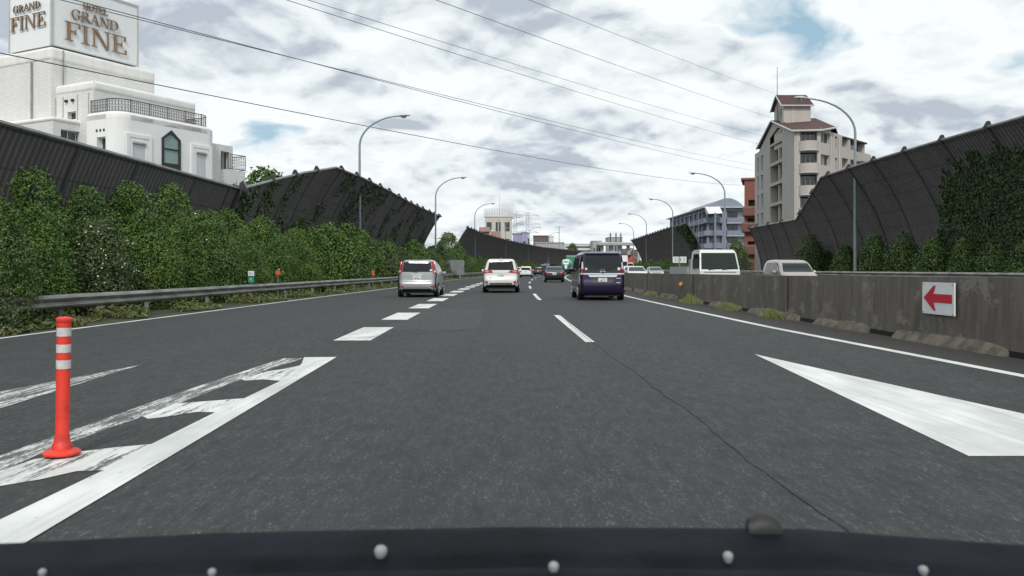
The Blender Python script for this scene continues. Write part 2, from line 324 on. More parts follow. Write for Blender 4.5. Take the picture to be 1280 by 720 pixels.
# painted markings
def poly_mark(name, pts, m, z=.004, label=None):
    bm = bmesh.new(); vs = [bm.verts.new((p[0], p[1], z)) for p in pts]; f = bm.faces.new(vs)
    if f.normal.z < 0: f.normal_flip()
    bmesh.ops.triangulate(bm, faces=[f]); me = bpy.data.meshes.new(name); bm.to_mesh(me); bm.free(); me.materials.append(m)
    for p in me.polygons:
        if p.normal.z < 0: p.flip()
    o = bpy.data.objects.new(name, me); COL.objects.link(o); tag(o, label, kind='structure'); return o
def line_strip(name, cf, wd, y0, y1, m, z=.004, step=2):
    n = max(2, int((y1-y0)/step)+1); ys = [lerp(y0, y1, i/(n-1)) for i in range(n)]; mb = MB()
    for Y in ys: mb.v += [(cf(Y)-wd/2, Y, z), (cf(Y)+wd/2, Y, z)]
    mb.f = [(2*i, 2*i+1, 2*i+3, 2*i+2) for i in range(n-1)]; mb.m = [0]*(n-1)
    return tag(mb.build(name, m), kind='structure')
line_strip('road_edge_line', lambda Y: lane(Y)+interp(Y, [(0,4.4),(9.3,4.36),(17,4.07),(35,3.95),(700,3.95)]), .17, -3, 420, M['paint_new'])
line_strip('road_edge_line', edge, .13, -3, 420, M['paint'])
for i in range(18):
    y0 = 13.6+18.4*i; line_strip('lane_dash', lane, .15, y0, y0+7.9, M['paint_new'])
line_strip('lane_dash', lane, .15, -5, 2.6, M['paint'])
for i in range(36):
    y0 = 13.9+5.65*i
    line_strip('exit_lane_block', lambda Y: lane(Y)-3.95, .62, y0, y0+3.15, M['paint_new'], step=1)
line_strip('opposite_edge_line', lambda Y: lane(Y)+interp(Y, [(0,17.6),(142,17.2),(230,14.4),(700,14.4)]), .15, -3, 420, M['paint'])
line_strip('opposite_edge_line', lambda Y: lane(Y)+BAR+1.1, .15, -3, 420, M['paint'])
Zp = lambda pts: [G(x/2.4, 380+y/2.4) for x, y in pts]
poly_mark('gore_marking', Zp([(1010,160),(75,720),(-60,800),(-330,830),(0,650),(330,492),(445,427),(655,322),(850,228),(905,180),(912,161)]), M['paint'], .006)
poly_mark('gore_marking', Zp([(908,163),(850,163),(540,265),(0,455),(-300,560),(-300,640),(0,503),(170,430),(540,298),(720,228),(790,203)]), M['paint_worn'], .002)
poly_mark('gore_marking', Zp([(900,185),(845,232),(790,227),(735,231),(722,226),(765,214),(800,203),(850,196)]), M['paint_mid'], .004)
poly_mark('gore_marking', Zp([(742,283),(650,326),(590,325),(500,339),(445,346),(428,338),(480,318),(525,300),(640,291)]), M['paint_mid'], .004)
poly_mark('gore_marking', Zp([(474,420),(312,500),(230,503),(120,528),(0,548),(-220,600),(-220,555),(0,503),(100,468),(220,447),(350,431)]), M['paint_mid'], .004)
poly_mark('lane_wedge_marking', [(3.40,11.66),(2.92,5.32),(4.49,5.32)], M['paint_new'])
poly_mark('lane_wedge_marking', [(-4.63,10.4),(-5.60,4.1),(-4.17,4.1)], M['paint_worn'])
# long sealed crack beside the lane line and small cross cracks
mb = MB(); pts = []
for i in range(170):
    Y = 2.2+i*.09 if i < 130 else 13.9+(i-130)*.5
    pts.append((interp(Y, [(2.2,1.52),(3.8,1.51),(8,1.46),(13.4,1.31),(35,.98)])+.018*math.sin(Y*2.1)+.012*mnoise.noise(Vector((Y*3,0,0)))*2, Y))
for i, (x, y) in enumerate(pts):
    wd = .004+.006*abs(mnoise.noise(Vector((y*2.2, 5, 0)))); mb.v += [(x-wd, y, .005), (x+wd, y, .005)]
mb.f = [(2*i, 2*i+1, 2*i+3, 2*i+2) for i in range(len(pts)-1)]; mb.m = [0]*len(mb.f); tag(mb.build('road_crack', M['crack']), kind='structure')
for (a0, b0), (a1, b1) in [((425,424),(600,411)), ((395,432),(470,421)), ((560,428),(575,412))]:
    mb = MB(); A = G(a0,b0); B = G(a1,b1)
    for i in range(40):
        t = i/39; p = A.lerp(B, t); d = .15*mnoise.noise(Vector((t*7, a0, 0))); mb.v += [(p.x, p.y+d, .006), (p.x, p.y+d+.035, .006)]
    mb.f = [(2*i, 2*i+1, 2*i+3, 2*i+2) for i in range(39)]; mb.m = [0]*39; tag(mb.build('road_crack', M['crack']), kind='structure')

# ------------------------------------------------------------------ noise walls
def resample(pts, step):
    out = []; 
    for (a, b) in zip(pts, pts[1:]):
        n = max(1, int(round((Vector(b[:2])-Vector(a[:2])).length/step)))
        out += [tuple(lerp(p, q, i/n) for p, q in zip(a, b)) for i in range(n)]
    out.append(pts[-1]); return out
class Wall:
    K = 12
    def __init__(s, pts, side):              # pts: (X, Y, H) of the rim; side +1 = wall bulges away to the right
        s.p = resample(pts, 1.3); s.side = side; s.len = [0]
        for a, b in zip(s.p, s.p[1:]): s.len.append(s.len[-1]+math.hypot(b[0]-a[0], b[1]-a[1]))
    def at(s, i):
        a = s.p[max(i-1, 0)]; b = s.p[min(i+1, len(s.p)-1)]; d = Vector((b[0]-a[0], b[1]-a[1], 0)).normalized()
        n = Vector((d.y, -d.x, 0))*s.side; return n, d
    def pt(s, i, z, off=0):                  # point on the inner face at station i, height z, pushed `off` towards the road
        x, y, H = s.p[i]; n, d = s.at(i); o = 3.0*((H/8)**2-(z/8)**2)
        sl = 3.0*2*z/64; nl = Vector((-n.x, -n.y, -sl)).normalized()
        return Vector((x, y, 0))+n*o+Vector((0, 0, z))+nl*off
    def build(s, label, group, ribstep=4.2, fin=True, rp=.03):
        x, y, H = s.p[0]; root = thing('noise_barrier', label, 'noise barrier', (x, y, 0), group=group, world=True)
        mb = MB(); uv = []; K = s.K
        for i in range(len(s.p)):
            H = s.p[i][2]
            for k in range(K+1):
                z = H*k/K; mb.v.append(tuple(s.pt(i, z))); uv.append((s.len[i], z))
            for k in range(K+1):
                z = H*k/K; mb.v.append(tuple(s.pt(i, z, -.12))); uv.append((s.len[i], z))
        W2 = 2*(K+1)
        for i in range(len(s.p)-1):
            for k in range(K):
                a = i*W2+k; q = (a, a+W2, a+W2+1, a+1); mb.f.append(q if s.side > 0 else q[::-1])
                a = i*W2+K+1+k; q = (a, a+1, a+W2+1, a+W2); mb.f.append(q if s.side > 0 else q[::-1])
            a = i*W2+K; mb.f.append((a, a+W2, a+W2+K+1, a+K+1))
        for i in (0, len(s.p)-1):
            for k in range(K): a = i*W2+k; mb.f.append((a, a+1, a+K+2, a+K+1))
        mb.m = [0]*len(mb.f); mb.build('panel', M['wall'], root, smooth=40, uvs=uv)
        mb = MB(); mb.tube([tuple(s.pt(i, s.p[i][2], .02)+Vector((0,0,.05))) for i in range(len(s.p))], .075, 6); mb.build('top_rail', M['rail_top'], root, smooth=50)
        nx = 0; ends = (0, len(s.p)-1)
        for i in range(len(s.p)):
            if s.len[i] < nx and i not in ends: continue
            if s.len[i] >= nx: nx += ribstep
            H = s.p[i][2]; n, d = s.at(i); mb = MB(); wd = .055
            for k in range(K+1):
                z = H*k/K; mb.v += [tuple(s.pt(i, z, -.02)-d*wd), tuple(s.pt(i, z, rp)-d*wd), tuple(s.pt(i, z, rp)+d*wd), tuple(s.pt(i, z, -.02)+d*wd)]
            for k in range(K):
                for j in range(4): mb.f.append((4*k+j, 4*k+(j+1) % 4, 4*k+4+(j+1) % 4, 4*k+4+j))
            mb.m = [0]*len(mb.f)
            tp = s.pt(i, H, .05); 
            if fin: mb.add([tuple(tp+d*a_+n*b_+Vector((0,0,c_))) for a_, b_, c_ in ((-.06,-.25,-.06),(.06,-.25,-.06),(.06,.30,-.02),(-.06,.30,-.02),(-.05,.0,.36),(.05,.0,.36),(.05,.12,.36),(-.05,.12,.36))], [(0,3,2,1),(4,5,6,7),(0,1,5,4),(1,2,6,5),(2,3,7,6),(3,0,4,7)], 1)
            mb.build('rib', [M['rib'], M['iron']], root)
        return root
def rimpts(L): return [(PX(px, (H-CH)*F/(HZ-py)), (H-CH)*F/(HZ-py), H) for px, py, H in L]
W1L = Wall([(-14.6, -4, 5)]+rimpts([(0,155,5),(300,237,5)]), -1)
W2L = Wall(rimpts([(303,236.5,5),(340,226.5,5.9),(378,217,6.9),(420,210,8),(452,222.5,8),(483.5,237.7,8),(514,254.5,8),(550,270.8,8)]), -1)
W3L = Wall(rimpts([(584.7,284.4,8),(605.6,292.8,8),(627.8,299,8),(650,303.9,8),(675,308.75,8),(703,311.8,8),(738,315,8),(790,319,8)]), -1)
W1R = Wall([(23.1, 14, 8)]+rimpts([(1280,147,8),(1160,181,8),(1080,205,8),(1027,222,8),(995.5,275,5.3),(960,281.5,5.3),(937,285.5,5.3)]), 1)
W2R = Wall(rimpts([(858,279,8),(836.7,285,8),(806.7,295,8),(789,300.8,8)]), 1)
W1L.build('low straight dark noise wall in front of the white hotel', None, 4.2, False)
W2L.build('high curved dark noise wall overhanging the hedge behind the first left lamp', None)
W3L.build('long far curved noise wall sweeping right behind the white cars', None)
W1R.build('big curved noise wall on the right with thick ivy and dropping to a low end', None, 4.2, True, .06)
W2R.build('distant curved noise wall on the right with an ivy stripe at its near end', None, 4)

# ------------------------------------------------------------------ foliage
def leaves(P, Nn, size, jitter=.8, asp=.5):
    """rhombic leaves at points P (n,3) facing roughly along Nn (n,3)"""
    n = len(P); nr = Nn+rng.normal(0, jitter, (n, 3)); nr /= np.linalg.norm(nr, axis=1)[:, None]+1e-9
    t = np.cross(nr, rng.normal(0, 1, (n, 3))); t /= np.linalg.norm(t, axis=1)[:, None]+1e-9; b = np.cross(nr, t)
    s = (size*rng.uniform(.6, 1.3, n))[:, None]
    V = np.stack([P-t*s, P-b*s*asp, P+t*s, P+b*s*asp], 1).reshape(-1, 3)
    return V
def leafmesh(name, V, m):
    n = len(V)//4; me = bpy.data.meshes.new(name); me.vertices.add(4*n); me.vertices.foreach_set('co', V.astype(np.float32).ravel())
    me.loops.add(4*n); me.loops.foreach_set('vertex_index', np.arange(4*n, dtype=np.int32))
    me.polygons.add(n); me.polygons.foreach_set('loop_start', np.arange(0, 4*n, 4, dtype=np.int32)); me.polygons.foreach_set('loop_total', np.full(n, 4, dtype=np.int32))
    me.update(calc_edges=True); me.materials.append(m); return me
def crown_pts(n, H, Rr, lobes, z0=0.0, cone=.75):
    """leaf positions on many overlapping lobes which fill a conical-oval envelope"""
    C = []; 
    for i in range(lobes):
        h = random.uniform(.06, .96)**.9; r = Rr*min(1.0, (h/.14)**.5)*(1-h)**.8*1.15; a = random.uniform(0, 2*math.pi); q = r*random.uniform(.45, .85)
        lr = Rr*random.uniform(.26, .46)*(1.1-.45*h); C.append((q*math.cos(a), q*math.sin(a), z0+h*(H-z0)-lr*.25, lr))
    C.append((0, 0, H-Rr*.35, Rr*.33)); C.append((0, 0, (H+z0)/2, Rr*.75)); C.append((0, 0, z0+(H-z0)*.25, Rr*.8))
    C = np.array(C); wgt = C[:, 3]**2; idx = rng.choice(len(C), n, p=wgt/wgt.sum())
    d = rng.normal(0, 1, (n, 3)); d /= np.linalg.norm(d, axis=1)[:, None]
    rad = C[idx, 3]*(1-.45*rng.random(n)**2.2)*(1+.10*rng.normal(0, 1, n)); P = C[idx, :3]+d*rad[:, None]*np.array([1, 1, 1.12])
    # drop the leaves buried deep in other lobes
    keep = np.ones(n, bool)
    for c in C:
        dd = np.linalg.norm((P-c[:3])/np.array([1, 1, 1.12]), axis=1); keep &= ~(dd < c[3]*.62)
    keep &= P[:, 2] > .02
    return P[keep], d[keep]+np.array([0, 0, .35])
def shrub_proto(name, H, Rr, n, size, m, flowers=0, lobes=26, trunk=None):
    P, D = crown_pts(n, H, Rr, lobes, z0=0 if trunk is None else trunk)
    root = thing(name, '', 'shrub'); me = leafmesh('foliage', leaves(P, D, size), m)
    o = bpy.data.objects.new('foliage' if trunk is None else 'crown', me); COL.objects.link(o); o.parent = root
    mb = MB()
    for k in range(4):
        a = k*1.7; mb.tube([(.05*math.cos(a), .05*math.sin(a), 0), (.15*math.cos(a), .15*math.sin(a), H*.3), (.35*Rr*math.cos(a), .35*Rr*math.sin(a), H*.65)], [.05, .035, .012], 5)
    if trunk: mb.tube([(0,0,0),(.03,.02,trunk),(0,.05,H*.6)], [.14, .11, .04], 7)
    mb.build('stem' if trunk is None else 'trunk', M['bark'], root)
    if flowers:
        k = rng.choice(len(P), min(len(P), flowers*14), replace=False); cl = P[k]; cc = cl[rng.integers(0, len(cl), flowers)]
        sel = np.concatenate([cc+rng.normal(0, .05, cc.shape) for _ in range(2)]); sel = sel+(sel-np.array([0, 0, H*.5]))*.03
        f = bpy.data.objects.new('flower', leafmesh('flower', leaves(sel, sel-np.array([0, 0, H*.4]), .030, .7, .9), M['petal'])); COL.objects.link(f); f.parent = root
    return root
random.seed(3)
protos = [shrub_proto('shrub', 3.5, 1.5, 38000, .044, M['leaf'], 0, 34), shrub_proto('shrub', 3.3, 1.4, 38000, .042, M['leaf'], 60, 30),
          shrub_proto('shrub', 2.9, 1.5, 36000, .046, M['leaf_dull'], 260, 30), shrub_proto('shrub', 3.7, 1.35, 38000, .044, M['leaf'], 0, 36)]
far_protos = [shrub_proto('shrub', 3.4, 1.7, 16000, .075, M['leaf'], 0), shrub_proto('shrub', 3.0, 1.6, 16000, .075, M['leaf_dull'], 60), shrub_proto('shrub', 3.8, 1.5, 16000, .075, M['leaf'], 0)]
used = set()
def place(proto, x, y, sc, rz, label, cat='shrub', group=None, sz=None):
    if id(proto) in used: o = copy_tree(proto)
    else: o = proto; used.add(id(proto))
    o.location = (x, y, -.01); o.rotation_euler = (0, 0, rz); o.scale = (sc, sc, sz or sc)
    for k in ('group',):
        if k in o: del o[k]
    tag(o, label, cat, group); return o
def nth(n): return f"{n}{'th' if 10 <= n%100 <= 20 else {1:'st',2:'nd',3:'rd'}.get(n%10,'th')}"
ORD = ['nearest','second','third','fourth','fifth','sixth','seventh','eighth','ninth','tenth','eleventh','twelfth','thirteenth','fourteenth']
rail = lambda Y: edge(Y)-1.05
Y = 17.6; i = 0
while Y < 132:
    far = Y > 44; pr = random.choice(far_protos) if far else protos[[2,3,2,0,3,1,0,1,3,0,2,1,0,3,1,2][i % 16]]
    x = rail(Y)-1.6-(.35*random.random()); sc = random.uniform(.74, 1.12)*(1 if Y < 50 else interp(Y, [(50,1),(105,1.12),(132,.9)]))
    kind = 'white-flowered' if pr in (protos[2], protos[1], far_protos[1]) else 'plain green'
    if i < 14: place(pr, x, Y, sc, random.uniform(0, 6.28), f'{kind} shrub behind the left guardrail, {ORD[i]} of the front row', 'shrub', 'front row of shrubs behind the left guardrail')
    else: place(pr, x, Y, sc, random.uniform(0, 6.28), f'shrub in the front hedge row, {nth(i+1)} from the near end', 'shrub', 'front row of shrubs behind the left guardrail')
    Y += random.uniform(2.3, 2.9) if not far else random.uniform(2.8, 3.6); i += 1
Y = 19; i = 0
while Y < 128:
    far = Y > 40; pr = random.choice(far_protos) if far else random.choice(protos[0:1]+protos[3:4])
    x = rail(Y)-3.0-(.3*random.random()); sc = random.uniform(.90, 1.16)
    place(pr, x, Y, sc, random.uniform(0, 6.28), f'tall shrub in the back hedge row, {nth(i+1)} from its near end', 'shrub', 'back row of shrubs against the left noise wall')
    Y += random.uniform(2.6, 3.3); i += 1
Y = 134; i = 0
while Y < 330:
    x = rail(Y)-2.0; place(random.choice(far_protos), x, Y, random.uniform(.75, .95), random.uniform(0, 6.28), f'small far shrub below the long left wall, {nth(i+1)} from its near end', 'shrub', 'far shrubs below the long left noise wall'); i += 1
    Y += random.uniform(3.4, 4.4)
place(protos[2], -10.1, 15.6, .52, 1.0, 'low shrub drooping over the near end of the left guardrail at the frame edge', 'shrub')
place(protos[3], -10.3, 16.6, .70, 2.3, 'dull green shrub at the left frame edge behind the drooping low one', 'shrub')
right_protos = [shrub_proto('bush', 3.4, 1.7, 16000, .075, M['leaf_dark'], 0), shrub_proto('bush', 3.2, 1.65, 16000, .08, M['leaf_dark'], 0, 20), shrub_proto('bush', 3.5, 1.5, 16000, .075, M['leaf_dark'], 0, 32)]
for k, (px, Y, h) in enumerate([(1013,66,3.9),(1058,58.5,3.0),(1094,53,3.3),(1130,49.6,3.3),(1166,46,3.0),(1205,43,2.7),(1243,40.6,2.6),(1285,38,2.7)]):
    o = place(right_protos[k % 3], PX(px, Y), Y, h/3.4*.86, k*1.3, f'dark green bush below the right noise wall, {["first and most separate","second","third","fourth","fifth","sixth","seventh","eighth"][k]} from the left', 'bush', 'bushes below the right noise wall', h/3.4)
for k in range(7):
    Y = 40+k*4.3; place(right_protos[(k+1) % 3], 24.6+.3*random.random(), Y, .8, k, f'low bush against the wall behind the right-hand bushes, {nth(k+1)} from the right', 'bush', 'back bushes below the right noise wall')
for k in range(14):
    Y = 124+k*6; place(far_protos[k % 3], interp(Y, [(124,25.4),(140,25.6),(200,27.6)])-.2, Y, .78, k*1.1, f'small bush below the distant right noise wall, {nth(k+1)} from its near end', 'bush', 'bushes below the distant right noise wall')
tree_a = shrub_proto('tree', 6.4, 2.4, 16000, .13, M['leaf'], 0, 34, trunk=1.6)
tree_b = shrub_proto('tree', 5.0, 1.9, 14000, .11, M['leaf_dull'], 0, 30, trunk=1.2)
place(tree_a, PX(561, 118), 118, 1.0, 0, 'tall green tree in the gap between the two left noise walls', 'tree')
place(tree_b, PX(573, 126), 126, .95, 0, 'smaller pale tree in the wall gap nearest the far noise wall', 'tree')
place(tree_b, PX(550, 112), 112, .9, 0, 'short tree at the end of the high left noise wall', 'tree')
place(tree_b, PX(921, 92), 92, .85, 1, 'round green tree behind the white flatbed truck', 'tree')
place(tree_a, PX(328, 54), 54.5, 1.22, 1, 'tree whose top peeks over the noise wall beside the hotel', 'tree')
place(tree_b, PX(290, 46), 46.5, 1.12, 2, 'small tree top showing at the dip between the left noise walls', 'tree')
place(tree_b, PX(716, 330), 332, 2.2, 2, 'light green tree above the far noise wall left of the purple van', 'tree')

# ivy on the walls and ground cover: uncountable growth
def ivy(name, W, n, f, size, label, m=None, off=.10):
    P = []; Nv = []
    while len(P) < n:
        i = random.randrange(len(W.p)-1); t = random.random(); z = random.random()*W.p[i][2]
        a = W.pt(i, z, 0); b = W.pt(i+1, z, 0); p = a.lerp(b, t); s = lerp(W.len[i], W.len[i+1], t)
        if f(p.y, z, s) < random.random()*.25: continue
        nv, d = W.at(i); nl = Vector((-nv.x, -nv.y, -.1-z*.09)).normalized(); p = p+nl*random.uniform(.02, off+.14*max(0, mnoise.noise(Vector((s*.9, z*.9, 3)))))
        P.append(tuple(p)); Nv.append(tuple(nl+Vector((0,0,.5))))
    o = bpy.data.objects.new(name, leafmesh(name, leaves(np.array(P), np.array(Nv), size, .45, .7), m or M['ivy'])); COL.objects.link(o)
    return tag(o, label, 'ivy', kind='stuff')
def f1(Y, z, s):
    b = interp(Y, [(14,7.5),(38,7.2),(44,6.9),(46,6.2),(47.5,5.0),(50,2.4),(54,0.6)]); e_ = mnoise.fractal(Vector((s*.45, z*.5, 1)), 1, 2, 4)*.75+mnoise.noise(Vector((s*2.6, z*2.6, 6)))*.8
    return 1 if z < b+e_ else 0
ivy('ivy', W1R, 52000, f1, .085, 'thick dark ivy covering the near part of the right noise wall', off=.07)
def f2(Y, z, s): 
    c = 5+1.2*math.sin(z*.8); return 1 if abs(s-c) < .8+z*.36+mnoise.noise(Vector((s, z, 0)))*1.5 else 0
ivy('ivy', W2R, 7000, f2, .17, 'ivy stripe climbing the distant right noise wall', off=.2)
def f3(Y, z, s):
    v = mnoise.fractal(Vector((s*.22, z*.22, 5)), 1, 2, 4)+.25*mnoise.noise(Vector((s*.9, z*.15, 2)))
    return 1 if v > -.10+.085*max(0, z-2.5) else 0
ivy('ivy', W2L, 12000, f3, .10, 'patches of creeper climbing the high left noise wall above the hedge', M['ivy'])
random.seed(11)
P = []; 
while len(P) < 30000:
    Y = 11+105*random.random()**1.7; t = random.random(); x = rail(Y)-.5+t*(edge(Y)-.35-rail(Y)+.5)
    v = mnoise.fractal(Vector((x*.7, Y*.45, 0)), 1, 2, 4)
    if v < -.10+.55*max(0, t-.62)*2.2: continue
    P.append((x, Y, abs(random.gauss(0, .10))*(1.2-t)*(1+v)+.01))
P = np.array(P); o = bpy.data.objects.new('ground_cover', leafmesh('ground_cover', leaves(P, np.tile([0, -.3, 1.0], (len(P), 1)), .045, .5, .7), M['cover'])); COL.objects.link(o)
tag(o, 'creeping ivy and weeds between the left edge line and the guardrail', 'ground cover', kind='stuff')
def tuft(x, y, n, h, sp, label):
    V = []; 
    for k in range(n):
        a = random.uniform(0, 6.28); r = min(abs(random.gauss(0, sp)), sp*1.7); bx = x+r*math.cos(a)*.35; by = y+r*math.sin(a)*2; hh = h*1.0*random.uniform(.25, 1.15)*(1.15-r/(sp*1.7)*.6); ln = random.uniform(.02, .16); an = random.uniform(0, 6.28); wd = .006
        V += [(bx-wd, by, 0), (bx+wd, by, 0), (bx+ln*math.cos(an)+.002, by+ln*math.sin(an), hh), (bx+ln*math.cos(an)-.002, by+ln*math.sin(an), hh)]
    me = leafmesh('weed_tuft', np.array(V), M['grass']); o = bpy.data.objects.new('weed_tuft', me); COL.objects.link(o); tag(o, label, 'weeds', 'weed tufts along the foot of the median barrier')
barx = lambda Y: lane(Y)+BAR
for px, n, h, sp, lb in [(862, 900, .26, .42, 'bushiest green weed tuft at the barrier foot below the orange reflector'), (909, 700, .20, .34, 'bright green weed tuft at the barrier foot between two drain slots'), (962, 420, .20, .3, 'thin yellowish weed tuft at the barrier foot left of the arrow sign'), (812, 400, .16, .5, 'low dry weeds at the far barrier foot behind the purple van'), (830, 300, .14, .5, 'second patch of dry weeds along the far barrier foot')]:
    Y = 20
    for _ in range(30): Y = (barx(Y)-.28)*F/(px-640)
    tuft(barx(Y)-.24, Y, n, h, sp, lb)

# ------------------------------------------------------------------ median barrier
root = thing('median_barrier', 'long stained concrete median wall on the right of the road', 'concrete barrier', (barx(8), 8, 0), world=True)
ys = [3+.5*i for i in range(160)]+[83+3*i for i in range(75)]
top = lambda Y: interp(Y, [(0,1.09),(11,1.085),(21,1.03),(50,.96),(90,.93),(400,.93)])
for nm, prof, m in (('wall', [(0, 0), (.035, 1), (.30, 1), (.335, 0)], M['barrier']),):
    mb = MB()
    for Y in ys:
        n = ldir(Y); nx = Vector((n.y, -n.x, 0)); j = .012*mnoise.noise(Vector((Y*.6, 0, 0)))
        for (o_, tz) in prof: mb.v.append((barx(Y)+nx.x*(o_+j), Y+nx.y*o_, top(Y)*tz-(.05 if tz == 0 else 0)))
    for i in range(len(ys)-1):
        for k in range(3): mb.f.append((4*i+k, 4*i+k+1, 4*i+5+k, 4*i+4+k))
    mb.f += [(0,3,2,1)]; mb.m = [0]*len(mb.f); mb.build(nm, m, root)
Y = 6.0; kk = 0
while Y < 95:                                   # lumpy mortar footing broken by drain slots
    ln = random.uniform(2.6, 4.2) if Y > 9 else 4.4; n = 34; mb = MB()
    for i in range(n+1):
        y = Y+ln*i/n; e_ = math.sin(math.pi*min(1, max(0, i/n)))**.12 if 0 < i < n else .5
        h = (.17+.04*mnoise.noise(Vector((y*1.2, 2, 0)))+.02*mnoise.noise(Vector((y*6, 2, 0))))*e_; wd = (.13+.03*mnoise.noise(Vector((y*1.0, 9, 0)))+.012*mnoise.noise(Vector((y*5, 9, 0))))*e_
        mb.v += [(barx(y)-wd, y, -.01), (barx(y)-wd*.8, y, h*.22), (barx(y)+.01, y, h), (barx(y)+.03, y, -.01)]
    for i in range(n):
        for k in range(3): mb.f.append((4*i+k, 4*i+4+k, 4*i+5+k, 4*i+k+1))
    mb.f += [(0,1,2,3), (4*n,4*n+3,4*n+2,4*n+1)]; mb.m = [0]*len(mb.f); mb.build('footing', M['footing'], root, smooth=35)
    gap = random.uniform(.75, 1.0); mb = MB(); ya_ = Y+ln-.02; yb_ = Y+ln+gap+.02
    mb.add([(barx(ya_)-.004, ya_, .0), (barx(yb_)-.004, yb_, .0), (barx(yb_)+.0, yb_, .085), (barx(ya_)+.0, ya_, .085)], [(0,3,2,1)])
    mb.build('drain_slot', M['dark'], root); Y += ln+gap; kk += 1
for Yj in [10+10*i for i in range(9)]:
    mb = MB(); mb.box((barx(Yj)-.004, Yj-.012, .2), (barx(Yj)+.01, Yj+.012, top(Yj)-.01)); mb.build('joint', M['dark'], root)
# arrow sign fixed to the barrier
Ya = 13.1; dr = ldir(Ya); O = Vector((barx(Ya)-.012, Ya, 0)); nx = Vector((-dr.y, dr.x, 0))
root = thing('arrow_sign', 'white rectangular plate with a red arrow pointing left fixed to the concrete median', 'road sign', (O.x, O.y, .7), world=True)
mb = MB(); mb.obox(O, dr, nx, -.47, .47, .0, .025, .48, .985); mb.build('plate', M['white_s'], root)
mb = MB(); zc_ = .735
pts = [(.42, 0), (.11, .20), (.05, .20), (.12, .068), (-.42, .068), (-.42, -.068), (.12, -.068), (.05, -.20), (.11, -.20)]
q = lambda a, z, b: (O.x+dr.x*a+nx.x*b, O.y+dr.y*a+nx.y*b, zc_+z)
n = len(pts); mb.add([q(a, z, .031) for a, z in pts], [(0,1,3),(1,2,3),(0,3,4),(0,4,5),(0,5,6),(0,6,8),(6,7,8)]); mb.build('arrow', M['red_s'], root)
for a in (-.44, .44):
    for z in (.50, .955):
        mb = MB(); mb.tube([q(a, z-zc_, .025), q(a, z-zc_, .035)], .012, 8); mb.build('bolt', M['galv'], root)
Yr = 32; root = thing('reflector', 'small round orange reflector on the side of the concrete median', 'reflector', (barx(Yr), Yr, .62), world=True)
mb = MB(); mb.tube([(barx(Yr)-.02, Yr-.02, .62), (barx(Yr)-.05, Yr-.06, .62)], .07, 16); mb.build('lens', M['orange_r'], root)
mb = MB(); mb.tube([(barx(Yr)+.01, Yr+.01, .62), (barx(Yr)-.03, Yr-.03, .62)], .082, 16); mb.build('housing', M['galv'], root)

# ------------------------------------------------------------------ guardrails
def guardrail(label, cf, y0, y1, ztop, side, pstep=4, zb=0):
    root = thing('guardrail', label, 'guardrail', (cf(y0), y0, 0), world=True)
    prof = [(0,0),(.05,-.025),(.08,-.07),(.05,-.11),(0,-.14),(0,-.155),(.05,-.185),(.08,-.23),(.05,-.27),(0,-.295)]
    ys = [y0]; 
    while ys[-1] < y1: ys.append(ys[-1]+(1.5 if ys[-1] < 130 else 5))
    mb = MB()
    for Y in ys:
        dz = .012*mnoise.noise(Vector((Y*.3, 4, 0)))
        for o_, z in prof: mb.v.append((cf(Y)+side*o_, Y, ztop+z+dz))
    k = len(prof)
    for i in range(len(ys)-1):
        for j in range(k-1): mb.f.append((k*i+j, k*i+j+1, k*i+k+j+1, k*i+k+j))
    mb.m = [0]*len(mb.f); b = mb.build('beam', M['guard'], root, smooth=30)
    so_ = b.modifiers.new('thickness', 'SOLIDIFY'); so_.thickness = .012; so_.offset = 0
    Y = y0+.6
    while Y < min(y1, 150):
        mb = MB(); mb.tube([(cf(Y)-side*.09, Y, zb-.05), (cf(Y)-side*.09, Y, ztop-.03)], .06, 8); mb.obox(Vector((cf(Y), Y, 0)), Vector((1,0,0)), Vector((0,1,0)), min(-side*.06, 0), max(-side*.06, 0), -.05, .05, ztop-.24, ztop-.10)
        mb.build('post', M['guard'], root); Y += pstep
    return root
guardrail('weathered W-beam guardrail in front of the left hedge', rail, 9.5, 310, .635, 1)
guardrail('pale guardrail behind the opposite lanes below the right noise wall', lambda Y: lane(Y)+interp(Y, [(0,19),(142,18.6),(230,15.4),(700,15.4)]), 18, 300, 1.04, -1)

